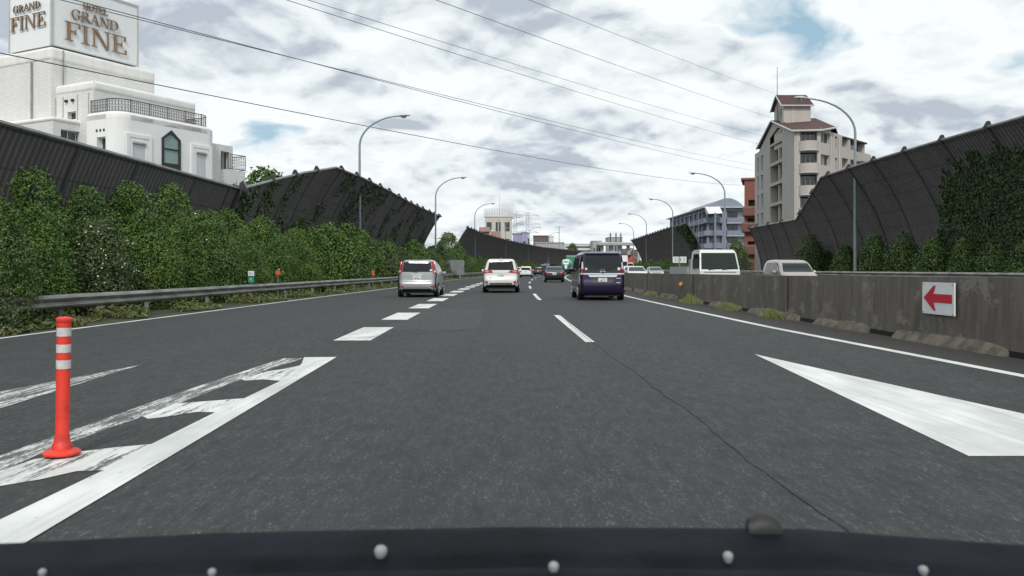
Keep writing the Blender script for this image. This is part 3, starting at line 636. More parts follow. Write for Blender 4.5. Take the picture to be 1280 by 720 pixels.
# ------------------------------------------------------------------ street lamps
def lamp(px, ptop, Y, side, reach, label, group):
    X = PX(px, Y); H = PZ(ptop, Y); root = thing('street_lamp', label, 'street lamp', (X, Y, 0), group=group)
    b = H-2.4; mb = MB(); tilt = -.012*side
    path = [(tilt*H*0, 0, 0), (0, 0, b*.5), (0, 0, b)]
    for i in range(1, 11):
        a = i/10*math.pi/2*.96; path.append((side*reach*.9*(1-math.cos(a)), 0, b+2.35*math.sin(a)))
    path = [(x+side*.012*z*-1*0, y, z) for x, y, z in path]
    mb.tube(path, [.125, .105, .085]+[.075-.0025*i for i in range(10)], 10); mb.build('pole', M['lamp_pole'], root, smooth=50)
    hx = path[-1][0]; hz = path[-1][2]
    mb = MB(); sec = []
    for t, wd, up, dn in [(0,.06,.05,.05),(.12,.16,.10,.07),(.35,.22,.14,.06),(.62,.20,.12,.05),(.85,.10,.07,.04),(.92,.02,.02,.02)]:
        x = hx+side*(t*1.0-.1); ring = []
        for k in range(12):
            a = 2*math.pi*k/12; s_ = math.sin(a); ring.append((x, wd*math.cos(a), hz+(up if s_ > 0 else dn)*s_+.10*t*0+.05*t))
        sec.append(ring)
    mb.v = [p for r_ in sec for p in r_]
    for i in range(5):
        for k in range(12): mb.f.append((12*i+k, 12*i+(k+1) % 12, 12*i+12+(k+1) % 12, 12*i+12+k))
    mb.m = [0]*len(mb.f); mb.build('lamp_head', M['lamp_head'], root, smooth=60)
    mb = MB(); mb.v = []; 
    rr = [(hx+side*(.32+.24*math.cos(2*math.pi*k/14)), .15*math.sin(2*math.pi*k/14)) for k in range(14)]
    mb.add([(x, y, hz-.05) for x, y in rr]+[(hx+side*.32+(x-hx-side*.32)*.6, y*.6, hz-.16) for x, y in rr], [(k, (k+1) % 14, 14+(k+1) % 14, 14+k) for k in range(14)]+[tuple(range(14, 28))]); mb.build('lens', M['lens'], root, smooth=60)
    mb = MB(); mb.tube([(0,0,0),(0,0,.45)], .17, 10); mb.tube([(0,0,.45),(0,0,.5)], [.17,.125], 10); mb.build('base', M['lamp_pole'], root, smooth=40)
    return root
def behind_rim(px, W, d):                      # depth at which the ray through column px passes d metres outside the wall's rim
    tab = sorted((p[1], p[0]) for p in W.p); lo, hi = tab[0][0], tab[-1][0]; best = None
    for i in range(400):
        Y = lerp(lo, hi, i/399); e_ = abs(PX(px, Y)-(interp(Y, tab)+W.side*d))
        if best is None or e_ < best[0]: best = (e_, Y)
    return best[1]
for k, (px, pt_, Y, rc) in enumerate([(449.5,144,behind_rim(449.5,W2L,.75),3.7),(544.5,221.5,102,3.6),(593.5,254,behind_rim(593.5,W3L,.8),3.6),(632,271.5,behind_rim(632,W3L,.8),3.6),(660,284,behind_rim(660,W3L,.8),3.6),(685,290.5,behind_rim(685,W3L,.8),3.6)]):
    lamp(px, pt_, Y, 1, rc, f'grey street lamp on the left side, {["nearest and tallest in view","second beyond the high noise wall","third at the start of the far noise wall","fourth in front of the beige building","fifth beside the lilac building","sixth and farthest"][k]}', 'street lamps along the left side')
for k, (px, pt_, Y, rc) in enumerate([(1069,122,behind_rim(1069,W1R,.45),4.0),(906,216,96,4.0),(841,248.5,135,3.8),(808,267,173,3.8),(792,279,211,3.6)]):
    lamp(px, pt_, Y, -1, rc, f'grey curved-arm street lamp on the right side, {["nearest and biggest","second behind the white truck","third beside the distant noise wall","fourth above the purple van","fifth and farthest"][k]}', 'street lamps along the right side')

# ------------------------------------------------------------------ small roadside things
def post_sign(name, label, cat, px, Y, plates, postw=.03, group=None, zb=0):
    X = PX(px, Y); root = thing(name, label, cat, (X, Y, 0), group=group); top_ = max(p[1] for p in plates)
    mb = MB(); mb.tube([(0, .03, 0), (0, .03, top_)], postw, 8); mb.build('post', M['galv'], root)
    for (z0, z1, wd, m, tx, tm, ts) in plates:
        mb = MB(); mb.box((-wd/2, -.012, z0), (wd/2, .0, z1)); p = mb.build('plate', m, root)
        if tx: text(tx, ts, (0, -.02, (z0+z1)/2), (R(90), 0, 0), tm, root, sx=.9)
    return root
post_sign('kilometre_sign', 'small white kilometre sign reading 524.3 behind the median left of the white truck', 'road sign', 849.5, 92, [(PZ(328.4,92), PZ(320.8,92), 1.50, M['white_s'], '524.3', M['green_s'], .60)], .07)
post_sign('kilometre_post', 'small post with a white and a green plate above the left guardrail', 'kilometre post', 314, 30, [(.95, 1.12, .22, M['white_s'], '24.1', M['green_s'], .11), (.70, .93, .22, M['green_s'], 'K', M['white_s'], .13)], .02)
for px, Y, lb in ((347.5, 33, 'orange round delineator on a thin stake above the left guardrail'), (466.5, 51, 'farther orange delineator on a stake beside the nearest left lamp')):
    X = PX(px, Y); root = thing('delineator', lb, 'delineator', (X, Y, 0), group='delineators above the left guardrail')
    mb = MB(); mb.tube([(0,0,0),(0,0,.95)], .02, 8); mb.build('stake', M['galv'], root)
    mb = MB(); mb.tube([(0,-.015,1.05),(0,.015,1.05)], .10, 16) if Y < 40 else mb.box((-.09,-.02,.82),(.09,.02,1.10)); mb.build('reflector', mat('amber_plate', (.50,.12,.04), .5), root)
# slatted grey screen
Y = 100; X0 = PX(556, Y); X1 = PX(580, Y); root = thing('slatted_screen', 'grey ribbed steel screen standing behind the guardrail near the silver car', 'screen', ((X0+X1)/2, Y, 0), world=True)
mb = MB(); mb.box((X0, Y, .45), (X1, Y+.06, 2.25))
for i in range(9): mb.box((X0+i*(X1-X0)/8-.03, Y-.06, .45), (X0+i*(X1-X0)/8+.03, Y-.002, 2.25))
mb.build('panel', M['grey_panel'], root)
for i in range(2): mb = MB(); mb.box((X0+.3+i*1.5, Y+.062, -.02), (X0+.42+i*1.5, Y+.16, 2.2)); mb.build('post', M['galv'], root)
# flexible delineator post in the gore
def lathe(mb, prof, n=24, m=0):
    vs = [(r*math.cos(2*math.pi*k/n), r*math.sin(2*math.pi*k/n), z) for r, z in prof for k in range(n)]
    mb.add(vs, [(i*n+k, i*n+(k+1) % n, (i+1)*n+(k+1) % n, (i+1)*n+k) for i in range(len(prof)-1) for k in range(n)], m)
root = thing('lane_post', 'orange flexible lane post with three white reflective bands standing on the gore marking', 'traffic post', (PX(77.5,5.32), 5.32, .018)); root.rotation_euler = (0, R(.9), 0)
mb = MB(); lathe(mb, [(0,.0),(.110,.0),(.112,.012),(.10,.022),(.062,.034),(.058,.062),(.048,.075),(.045,.10),(.041,.12),(.040,.842),(.046,.846),(.047,.862),(.040,.872),(.022,.876),(0,.876)]); mb.build('body', M['plastic_orange'], root, smooth=35)
for z0, z1 in ((.545,.60),(.648,.700),(.752,.806)):
    mb = MB(); lathe(mb, [(.041,z0),(.0428,z0),(.0428,z1),(.041,z1)]); mb.build('reflective_band', M['reflective'], root, smooth=35)

# ------------------------------------------------------------------ cars
def chaikin(p, it=2):
    for _ in range(it):
        q = []
        for i in range(len(p)):
            a, b = p[i], p[(i+1) % len(p)]; q += [(lerp(a[0],b[0],.22), lerp(a[1],b[1],.22)), (lerp(a[0],b[0],.78), lerp(a[1],b[1],.78))]
        p = q
    return p
class Car:
    """body surface from a closed side profile (y back-to-front, z up) with rounded shoulders and tumblehome"""
    def __init__(s, root, W, prof, belt, tum=.15, r=.14, endn=.07):
        s.root = root; s.W = W; s.belt = belt; s.tum = tum; s.r = r; s.endn = endn
        s.pr = chaikin(prof, 2); s.H = max(p[1] for p in s.pr); s.y0 = min(p[0] for p in s.pr); s.y1 = max(p[0] for p in s.pr)
    def w(s, y, z):
        h = s.W/2; t = max(0, (z-s.belt)/(s.H-s.belt)); h *= 1-s.tum*t**1.15; h -= .03*max(0, (.45-z)/.45)
        for e_ in (max(0, (s.y0+.7-y)/.7), max(0, (y-s.y1+.9)/.9)): h -= s.endn*e_**2
        return h
    def inset(s, d):
        n = len(s.pr); o = []
        for i in range(n):
            a = s.pr[i-1]; b = s.pr[(i+1) % n]; t = Vector((b[0]-a[0], b[1]-a[1])).normalized(); nv = Vector((-t.y, t.x))
            # the profile runs rear-bottom, up the back, over the roof: inner side is on its right
            o.append((s.pr[i][0]-nv.x*d, s.pr[i][1]-nv.y*d))
        return o
    def body(s, m, name='body'):
        mb = MB(); n = len(s.pr); st = [0, .35, .6, .8, .93, 1.0]; rings = []
        for sg in (-1, 1):
            for t in (st[::-1] if sg < 0 else st):
                d = s.r*(1-math.sqrt(max(0, 1-t*t))); lp = s.inset(d) ; ring = []
                for (y, z), (yo, zo) in zip(lp, s.pr): x = s.w(yo, zo)-s.r*(1-t); ring.append((sg*x, y, z))
                rings.append(ring)
        mb.v = [p for r_ in rings for p in r_]
        for j in range(len(rings)-1):
            for i in range(n): mb.f.append((j*n+i, j*n+(i+1) % n, (j+1)*n+(i+1) % n, (j+1)*n+i))
        mb.m = [0]*len(mb.f)
        lp = s.inset(s.r); ya = min(p[0] for p in lp); yb = max(p[0] for p in lp); cols = 40; rows = 9
        for sg in (-1, 1):
            vs = []; 
            for c in range(cols+1):
                y = lerp(ya+.002, yb-.002, c/cols); zs = []
                for (a, b) in zip(lp, lp[1:]+lp[:1]):
                    if (a[0]-y)*(b[0]-y) <= 0 and a[0] != b[0]: zs.append(lerp(a[1], b[1], (y-a[0])/(b[0]-a[0])))
                z0, z1 = (min(zs), max(zs)) if zs else (.5, .5)
                for k in range(rows+1): z = lerp(z0, z1, k/rows); vs.append((sg*s.w(y, z), y, z))
            fs = [(c*(rows+1)+k, (c+1)*(rows+1)+k, (c+1)*(rows+1)+k+1, c*(rows+1)+k+1) for c in range(cols) for k in range(rows)]
            mb.add(vs, fs if sg > 0 else [f[::-1] for f in fs])
        o = mb.build(name, m, s.root, smooth=38); return o
    def endy(s, z, front):
        best = None
        for (a, b) in zip(s.pr, s.pr[1:]+s.pr[:1]):
            if (a[1]-z)*(b[1]-z) <= 0 and a[1] != b[1]:
                y = lerp(a[0], b[0], (z-a[1])/(b[1]-a[1])); best = y if best is None else (max(best, y) if front else min(best, y))
        return best if best is not None else (s.y1 if front else s.y0)
    def esurf(s, x, z, off, front=False):
        y = s.endy(z, front); w_ = s.w(y, z); t = max(0, (abs(x)-(w_-s.r))/s.r); t = min(t, 1)
        d = s.r*(1-math.sqrt(1-t*t)); sg = -1 if front else 1
        return (x+(off*t*(1 if x > 0 else -1)), y+sg*(d-off*(1-.4*t)), z)
    def epatch(s, name, quad, m, off=.006, front=False, nu=10, nv=6, parent=None):
        """quad = ((x,z) bottom-left, bottom-right, top-right, top-left) laid on the tail (or nose)"""
        mb = MB(); a, b, c, d = quad
        for dd in (off, -.02):
            for j in range(nv+1):
                for i in range(nu+1):
                    u_, v_ = i/nu, j/nv; x = lerp(lerp(a[0],b[0],u_), lerp(d[0],c[0],u_), v_); z = lerp(lerp(a[1],b[1],u_), lerp(d[1],c[1],u_), v_); mb.v.append(s.esurf(x, z, dd, front))
        k = nu+1; B = k*(nv+1); mb.f = [(j*k+i, j*k+i+1, (j+1)*k+i+1, (j+1)*k+i) for j in range(nv) for i in range(nu)]
        for j in range(nv): mb.f += [(j*k, (j+1)*k, B+(j+1)*k, B+j*k), (j*k+nu, B+j*k+nu, B+(j+1)*k+nu, (j+1)*k+nu)]
        for i in range(nu): mb.f += [(i, B+i, B+i+1, i+1), (nv*k+i, nv*k+i+1, B+nv*k+i+1, B+nv*k+i)]
        mb.m = [0]*len(mb.f); return mb.build(name, m, parent or s.root, smooth=35)
    def spatch(s, name, quad, m, sg, off=.006, nu=6, nv=5):
        mb = MB(); a, b, c, d = quad
        for j in range(nv+1):
            for i in range(nu+1):
                u_, v_ = i/nu, j/nv; y = lerp(lerp(a[0],b[0],u_), lerp(d[0],c[0],u_), v_); z = lerp(lerp(a[1],b[1],u_), lerp(d[1],c[1],u_), v_); mb.v.append((sg*(s.w(y, z)+off), y, z))
        k = nu+1; mb.f = [(j*k+i, j*k+i+1, (j+1)*k+i+1, (j+1)*k+i) for j in range(nv) for i in range(nu)]
        if sg < 0: mb.f = [f[::-1] for f in mb.f]
        mb.m = [0]*len(mb.f); return mb.build(name, m, s.root, smooth=35)
    def wheels(s, ya, yb, R_=.31, tw=.20):
        for y in (ya, yb):
            for sg in (-1, 1):
                w_ = s.w(y, .4); mb = MB(); c = [(sg*(w_+.002), y+(R_+.05)*math.cos(a*math.pi/12), R_+(R_+.05)*math.sin(a*math.pi/12)) for a in range(0, 13)]
                mb.add(c, [tuple(range(13))]); mb.build('wheel_arch', M['trim'], s.root)
                mb = MB(); xo = sg*(w_+.012); xi = sg*(w_+.012-tw); xm = sg*(w_-.005)
                mb.tube([(xi, y, R_), (sg*(w_-tw*.85), y, R_), (xm, y, R_), (xo, y, R_)], [R_*.93, R_, R_, R_*.94], 24); t = mb.build('wheel', M['tyre'], s.root, smooth=40)
                mb = MB(); mb.tube([(xo, y, R_), (xo+sg*.008, y, R_)], R_*.64, 20)
                for k in range(5):
                    a = k*2*math.pi/5; mb.tube([(xo+sg*.013, y, R_), (xo+sg*.013, y+R_*.6*math.cos(a), R_+R_*.6*math.sin(a))], .025, 5)
                mb.build('rim', M['rim'], t)
def plate(c, z, txt, y=None, x=0, m=None):
    yy = c.endy(z, False) if y is None else y; mb = MB(); mb.box((x-.165, yy-.022, z-.083), (x+.165, yy+.05, z+.083)); p = mb.build('licence_plate', m or M['plate'], c.root)
    text(txt, .11, (x, yy-.03, z-.018), (R(90), 0, 0), M['plate_ink'], p, .002); 
    text('501', .045, (x+.02, yy-.03, z+.055), (R(90), 0, 0), M['plate_ink'], p, .002)
def under(c, m='trim'):
    mb = MB(); mb.box((-c.W/2+.2, c.y0+.15, .16), (c.W/2-.2, c.y1-.3, .26)); mb.build('underbody', M[m], c.root)
def mirrors(c, y, z, m, sz=.12):
    for sg in (-1, 1):
        x = sg*(c.w(y, z)+.09); mb = MB(); mb.tube([(x-sg*.10, y, z), (x-sg*.04, y, z), (x+sg*.06, y, z), (x+sg*.09, y, z)], [.02, .075, .08, .04], 10); mb.build('mirror', m, c.root, smooth=50)
# -- silver compact people carrier
yaw = lambda Y: -math.atan(ldir(Y).x/ldir(Y).y)
r_ = thing('parked_car'.replace('parked_',''), 'silver compact wagon with tall red tail lamps in the left lane', 'car', (PX(521, 34.9), 34.9, 0), yaw(34.9))
c = Car(r_, 1.70, [(.12,.24),(.02,.34),(0,.56),(.05,.66),(.08,.72),(.11,1.05),(.21,1.50),(.31,1.57),(1.7,1.60),(2.5,1.49),(3.25,1.02),(3.85,.86),(4.05,.62),(4.03,.3),(3.9,.2),(.3,.2)], .92, .21, .17, .10)
c.body(M['silver']); under(c); c.wheels(.72, 3.28, .30)
c.epatch('rear_window', ((-.64,1.07),(.64,1.07),(.56,1.50),(-.56,1.50)), M['glass'], .007)
for sg in (-1, 1):
    xs = lambda a, b: (a, b) if sg > 0 else (b, a)
    q_ = ((.67,1.00),(.785,1.03),(.685,1.51),(.585,1.51)); q_ = q_ if sg > 0 else tuple((-x, z) for x, z in (q_[1], q_[0], q_[3], q_[2]))
    c.epatch('tail_lamp', q_, M['tail'], .016)
    q_ = ((.69,1.05),(.76,1.06),(.742,1.13),(.685,1.13)); q_ = q_ if sg > 0 else tuple((-x, z) for x, z in (q_[1], q_[0], q_[3], q_[2])); c.epatch('lamp_lens', q_, M['tail_clear'], .022)
    c.epatch('reflector', ((sg*.66-.10,.43),(sg*.66+.10,.43),(sg*.66+.10,.47),(sg*.66-.10,.47)), M['tail'], .01)
    c.spatch('side_window', ((.62,1.0),(1.45,1.0),(1.45,1.38),(.80,1.36)), M['glass'], sg); c.spatch('side_window', ((1.52,1.0),(2.55,.99),(2.35,1.36),(1.52,1.39)), M['glass'], sg)
    c.spatch('door_seam', ((1.475,.32),(1.49,.32),(1.49,1.0),(1.475,1.0)), M['trim'], sg); c.spatch('door_handle', ((.95,.88),(1.15,.88),(1.15,.91),(.95,.91)), M['chrome'], sg, .02)
c.epatch('brake_lamp', ((-.15,1.505),(.15,1.505),(.14,1.53),(-.14,1.53)), M['tail'], .012)
c.epatch('bumper_seam', ((-.62,.665),(.62,.665),(.62,.69),(-.62,.69)), M['trim'], .004); c.epatch('chrome_bar', ((-.25,.925),(.25,.925),(.25,.965),(-.25,.965)), M['chrome'], .02)
c.epatch('bumper_strip', ((-.70,.24),(.70,.24),(.72,.36),(-.72,.36)), M['trim'], .012); c.epatch('bumper_moulding', ((-.72,.40),(.72,.40),(.72,.42),(-.72,.42)), M['chrome'], .01)
plate(c, .82, '40-61'); mirrors(c, 2.75, 1.0, M['silver'])
mb = MB(); p0 = c.esurf(0, 1.06, .02); p1 = c.esurf(-.42, 1.12, .02); mb.tube([p0, p1], .012, 6); mb.build('wiper', M['trim'], r_)
mb = MB(); p0 = c.esurf(.58, 1.14, .008); mb.box((p0[0]-.045, p0[1]-.004, p0[2]-.04), (p0[0]+.045, p0[1]+.006, p0[2]+.045)); mb.build('sticker', M['white_s'], r_)
mb = MB(); mb.tube([(0,.65,1.58),(.0,.55,1.74)], .008, 5); mb.build('antenna', M['trim'], r_)
# -- white sport utility
r_ = thing('car', 'white sport utility car with red wedge tail lamps ahead in our lane', 'car', (PX(626, 41.4), 41.4, 0), yaw(41.4))
c = Car(r_, 1.83, [(.14,.28),(.03,.38),(0,.62),(.03,.72),(.10,.82),(.12,1.10),(.24,1.60),(.34,1.68),(1.8,1.72),(2.7,1.62),(3.5,1.12),(4.3,1.0),(4.66,.75),(4.66,.35),(4.5,.25),(.3,.25)], 1.0, .23, .18, .09)
c.body(M['white']); under(c); c.wheels(.9, 3.55, .35, .22)
c.epatch('rear_window', ((-.66,1.14),(.66,1.14),(.575,1.58),(-.575,1.58)), M['glass'], .007)
for sg in (-1, 1):
    q_ = ((.38,1.01),(.86,.97),(.84,1.13),(.47,1.13)); q_ = q_ if sg > 0 else tuple((-x, z) for x, z in (q_[1], q_[0], q_[3], q_[2])); c.epatch('tail_lamp', q_, M['tail'], .018)
    q_ = ((.60,1.04),(.80,1.03),(.79,1.06),(.60,1.07)); q_ = q_ if sg > 0 else tuple((-x, z) for x, z in (q_[1], q_[0], q_[3], q_[2])); c.epatch('lamp_strip', q_, M['tail_clear'], .023)
    p0 = c.esurf(sg*.70, .53, .0); mb = MB(); mb.tube([(p0[0], p0[1]+.03, .53), (p0[0], p0[1]-.025, .53)], [.10, .085], 20); fl_ = mb.build('reflector_surround', M['chrome'], r_)
    mb = MB(); mb.tube([(p0[0], p0[1]-.02, .53), (p0[0], p0[1]-.034, .53)], .062, 16); mb.build('fog_lens', M['tail'], fl_)
    c.spatch('side_window', ((.75,1.12),(1.7,1.12),(1.7,1.5),(1.0,1.49)), M['glass'], sg); c.spatch('side_window', ((1.78,1.12),(2.9,1.12),(2.6,1.49),(1.78,1.5)), M['glass'], sg)
c.epatch('bumper_strip', ((-.78,.26),(.78,.26),(.70,.40),(-.70,.40)), M['trim'], .014); c.epatch('diffuser', ((-.56,.455),(.56,.455),(.56,.50),(-.56,.50)), M['trim'], .012); c.epatch('chrome_bar', ((-.56,.415),(.56,.415),(.56,.445),(-.56,.445)), M['chrome'], .018)
c.epatch('tailgate_seam', ((-.36,.985),(.36,.985),(.33,1.0),(-.33,1.0)), M['rim'], .008); c.epatch('badge', ((-.58,.73),(-.42,.73),(-.42,.76),(-.58,.76)), M['trim'], .006)
plate(c, .88, '17-20'); mirrors(c, 3.0, 1.1, M['white'])
mb = MB(); mb.add([(-.015,.55,1.63),(.015,.55,1.63),(.015,.85,1.66),(-.015,.85,1.66),(-.004,.52,1.76),(.004,.52,1.76)], [(0,1,5,4),(1,2,5),(3,0,4),(2,3,4,5)]); mb.build('antenna', M['white'], r_)
mb = MB(); p0 = c.esurf(0, 1.19, .02); p1 = c.esurf(.32, 1.21, .02); mb.tube([p0, p1], .014, 6); mb.build('wiper', M['trim'], r_)
c.epatch('spoiler_lamp', ((-.12,1.60),(.12,1.60),(.11,1.62),(-.11,1.62)), M['trim'], .012)
# -- purple van
r_ = thing('van', 'dark purple people carrier with chrome tailgate bar in the right lane', 'van', (PX(753.5, 31.4), 31.4, 0), yaw(31.4))
c = Car(r_, 1.74, [(.12,.22),(.02,.32),(0,.60),(.03,.72),(.06,.82),(.10,1.15),(.20,1.72),(.30,1.83),(1.0,1.87),(3.0,1.84),(3.6,1.70),(4.1,1.15),(4.55,.98),(4.7,.72),(4.7,.3),(4.5,.2),(.3,.2)], 1.05, .13, .12)
c.body(M['purple']); under(c); c.wheels(.82, 3.7, .32, .21)
c.epatch('rear_window', ((-.70,1.17),(.70,1.17),(.65,1.73),(-.65,1.73)), M['glass'], .007); c.epatch('window_lower', ((-.70,1.04),(.70,1.04),(.70,1.168),(-.70,1.168)), M['trim'], .008)
c.epatch('chrome_bar', ((-.72,.985),(.72,.985),(.74,1.035),(-.74,1.035)), M['chrome'], .02); c.epatch('chrome_bar', ((-.48,.89),(.52,.89),(.56,.97),(-.56,.97)), M['chrome'], .035)
for sg in (-1, 1):
    for (z0, z1, m_, x0) in ((.98,1.045,M['tail_clear'],.75),(1.05,1.19,M['tail'],.735),(1.195,1.46,M['tail_clear'],.72)):
        x1_ = c.w(.1, (z0+z1)/2)-.006; t_ = .03 if z1 > 1.3 else 0; q_ = ((x0,z0),(x1_+.004,z0),(x1_-t_*.6,z1),(x0+t_*.3,z1)); q_ = q_ if sg > 0 else tuple((-x, z) for x, z in (q_[1], q_[0], q_[3], q_[2])); c.epatch('tail_lamp', q_, m_, .02)
    c.epatch('bumper_corner', tuple(sorted(((sg*.56,.27),(sg*.82,.27)), key=lambda p: p[0]))+tuple(sorted(((sg*.60,.36),(sg*.82,.40)), key=lambda p: -p[0])), M['purple'], .03)
    for y0_, y1_ in ((.35,1.35),(1.42,2.45),(2.52,3.5)): c.spatch('side_window', ((y0_,1.1),(y1_,1.1),(min(y1_,3.25),1.62),(y0_+.04,1.62)), M['glass'], sg)
    c.spatch('door_seam', ((1.38,.3),(1.40,.3),(1.40,1.08),(1.38,1.08)), M['trim'], sg); c.spatch('door_seam', ((2.48,.3),(2.50,.3),(2.50,1.08),(2.48,1.08)), M['trim'], sg); c.spatch('door_handle', ((1.5,.95),(1.72,.95),(1.72,.98),(1.5,.98)), M['chrome'], sg, .02)
c.epatch('bumper_strip', ((-.62,.24),(.62,.24),(.66,.30),(-.66,.30)), M['trim'], .012); c.epatch('plate_recess', ((-.34,.66),(.34,.66),(.48,.87),(-.48,.87)), M['black_car'], .005)
c.epatch('badge', ((.52,.83),(.68,.83),(.68,.85),(.52,.85)), M['chrome'], .01); c.epatch('badge', ((.52,.67),(.66,.67),(.66,.69),(.52,.69)), M['chrome'], .01)
plate(c, .77, '16-71'); mirrors(c, 3.75, 1.15, M['purple'], .14)
p0 = c.esurf(0, 1.10, .03); mb = MB()
ring = [(p0[0]+.085*math.cos(k*math.pi/12), p0[1], p0[2]+.075*math.sin(k*math.pi/12)) for k in range(25)]; mb.tube(ring, .014, 6, cap=False); mb.box((p0[0]-.11, p0[1]-.018, p0[2]-.016), (p0[0]+.11, p0[1]+.01, p0[2]+.016)); mb.build('emblem', M['chrome'], r_, smooth=50)
for xx, zz, s_ in ((-.62,1.20,.04),(.62,1.20,.05)):
    p0 = c.esurf(xx, zz, .012); mb = MB(); mb.box((p0[0]-s_, p0[1]-.003, p0[2]-s_), (p0[0]+s_, p0[1]+.006, p0[2]+s_)); mb.build('sticker', M['white_s'], r_)
c.epatch('spoiler', ((-.63,1.76),(.63,1.76),(.60,1.80),(-.60,1.80)), M['purple'], .08)
mb = MB(); p0 = c.esurf(0, 1.16, .02); p1 = c.esurf(.4, 1.20, .02); mb.tube([p0, p1], .014, 6); mb.build('wiper', M['trim'], r_)
# -- simpler cars for the distance (rear or front view)
SED = [(.12,.24),(0,.4),(0,.78),(.06,.96),(.55,1.02),(1.15,1.36),(1.6,1.44),(2.4,1.43),(3.3,1.02),(4.2,.90),(4.5,.65),(4.5,.3),(4.3,.2),(.3,.2)]
HAT = [(.12,.24),(0,.36),(.02,.66),(.10,.95),(.22,1.46),(.34,1.53),(1.7,1.56),(2.5,1.44),(3.2,1.0),(3.85,.84),(4.05,.6),(4.03,.3),(3.9,.2),(.3,.2)]
BOX = [(.1,.24),(0,.36),(.02,.9),(.12,1.50),(.3,1.58),(1.5,1.61),(2.25,1.53),(2.72,1.08),(3.22,.95),(3.38,.75),(3.38,.3),(3.2,.2),(.3,.2)]
def simple_car(label, X, Y, rz, W, prof, belt, m, zr, front=False, wf=None, tailh=(.85,1.0), cat='car', clear=False, group=None):
    r_ = thing('car', label, cat, (X, Y, 0), rz, group=group); c = Car(r_, W, prof, belt, .17); c.body(m); under(c); L_ = c.y1; c.wheels(.75, L_-.75, .30)
    c.epatch('rear_window', ((-W*.39,belt+.06),(W*.39,belt+.06),(W*.33,zr),(-W*.33,zr)), M['glass'], .007)
    if front: c.epatch('windscreen', ((-W*.42,belt+.07),(W*.42,belt+.07),(W*.35,zr),(-W*.35,zr)), M['glass_pale'], .007, True)
    for sg in (-1, 1):
        q_ = ((W*.30,tailh[0]),(W*.47,tailh[0]),(W*.46,tailh[1]),(W*.32,tailh[1])); q_ = q_ if sg > 0 else tuple((-x, z) for x, z in (q_[1], q_[0], q_[3], q_[2])); c.epatch('tail_lamp', q_, M['tail'], .016)
        q_ = ((W*.30,.66),(W*.46,.66),(W*.45,.8),(W*.34,.8)); q_ = q_ if sg > 0 else tuple((-x, z) for x, z in (q_[1], q_[0], q_[3], q_[2])); c.epatch('headlight', q_, M['tail_clear'], .016, True)
        yb = c.endy(belt+.1, False)+.35; yf = c.endy(belt+.1, True)-.35; ym_ = (yb+yf)/2
        c.spatch('side_window', ((yb,belt+.05),(ym_-.05,belt+.05),(ym_-.05,zr),(yb+.25,zr)), M['glass'], sg); c.spatch('side_window', ((ym_+.03,belt+.05),(yf,belt+.05),(yf-.4,zr),(ym_+.03,zr)), M['glass'], sg)
    c.epatch('bumper_strip', ((-W*.4,.25),(W*.4,.25),(W*.42,.38),(-W*.42,.38)), M['trim'], .012); plate(c, (tailh[0]+tailh[1])/2-.1, '30-52'); mirrors(c, c.y1*.67, belt+.06, m)
    return c
simple_car('dark sedan with round red tail lamps beyond the gap left of the purple van', PX(693,74), 74, yaw(74), 1.76, SED, .92, M['black_car'], 1.34, tailh=(.76,.93))
simple_car('small white hatchback ahead between the white sport utility and the dark sedan', PX(657,118), 118, yaw(118), 1.75, HAT, .95, M['white'], 1.42)
simple_car('dark hatchback with a pale roof edge far ahead in our lane', PX(672.5,158), 158, yaw(158), 1.72, HAT, .95, M['black_car'], 1.36)
simple_car('teal car mostly hidden behind the white sport utility', PX(648.5,150), 150, yaw(150), 1.7, HAT, .95, M['teal_car'], 1.36)
def facing(label, px, Y, W, prof, belt, m, zr, front_y=True, ang=0):
    return simple_car(label, PX(px, Y), Y+prof[-3][0], yaw(Y)+math.pi+ang, W, prof, belt, m, zr, True)
facing('beige boxy small wagon coming the other way behind the median, right of the white truck', 1004, 34.5, 1.52, BOX, 1.0, M['beige_car'], 1.47)
facing('white sedan coming the other way nearest beyond the purple van', 800, 72, 1.76, SED, .92, M['white'], 1.36)
facing('silver sedan coming the other way left of the kilometre sign', 823.5, 97, 1.74, SED, .92, M['silver'], 1.36)
facing('white hatchback queuing behind the oncoming white sedan', 791, 100, 1.72, HAT, .95, M['white'], 1.36)
# -- white flatbed truck coming the other way
Yt = 35.5; r_ = thing('flatbed_truck', 'white cab-over flatbed truck coming the other way behind the median', 'truck', (PX(900, Yt), Yt, 0), yaw(Yt)+.06)
# local axes: -y faces the camera (front)
mb = MB(); W_ = .87
sec = [(0,.45,W_),(0,1.12,W_),(.05,1.18,W_),(.30,1.86,W_-.07),(.40,1.99,W_-.12),(.6,2.03,W_-.14),(1.35,2.03,W_-.14),(1.5,1.95,W_-.08),(1.55,1.15,W_),(1.55,.45,W_)]
n = len(sec); mb.v = [(-w_, y, z) for y, z, w_ in sec]+[(-w_+.06, y-.015, z) for y, z, w_ in sec]+[(w_-.06, y-.015, z) for y, z, w_ in sec]+[(w_, y, z) for y, z, w_ in sec]
for j in range(3):
    for i in range(n): mb.f.append((j*n+i, (j+1)*n+i, (j+1)*n+(i+1) % n, j*n+(i+1) % n))
mb.f += [tuple(range(n)), tuple(3*n+i for i in range(n))[::-1]]; mb.m = [0]*len(mb.f); mb.build('cab', M['white'], r_, smooth=35)
mb = MB(); mb.add([(-.80,.052,1.185),(.80,.052,1.185),(.735,.312,1.885),(-.735,.312,1.885)], [(0,1,2,3)]); mb.v = [(x, y-.034, z) for x, y, z in mb.v]; mb.build('windscreen', M['glass_pale'], r_)
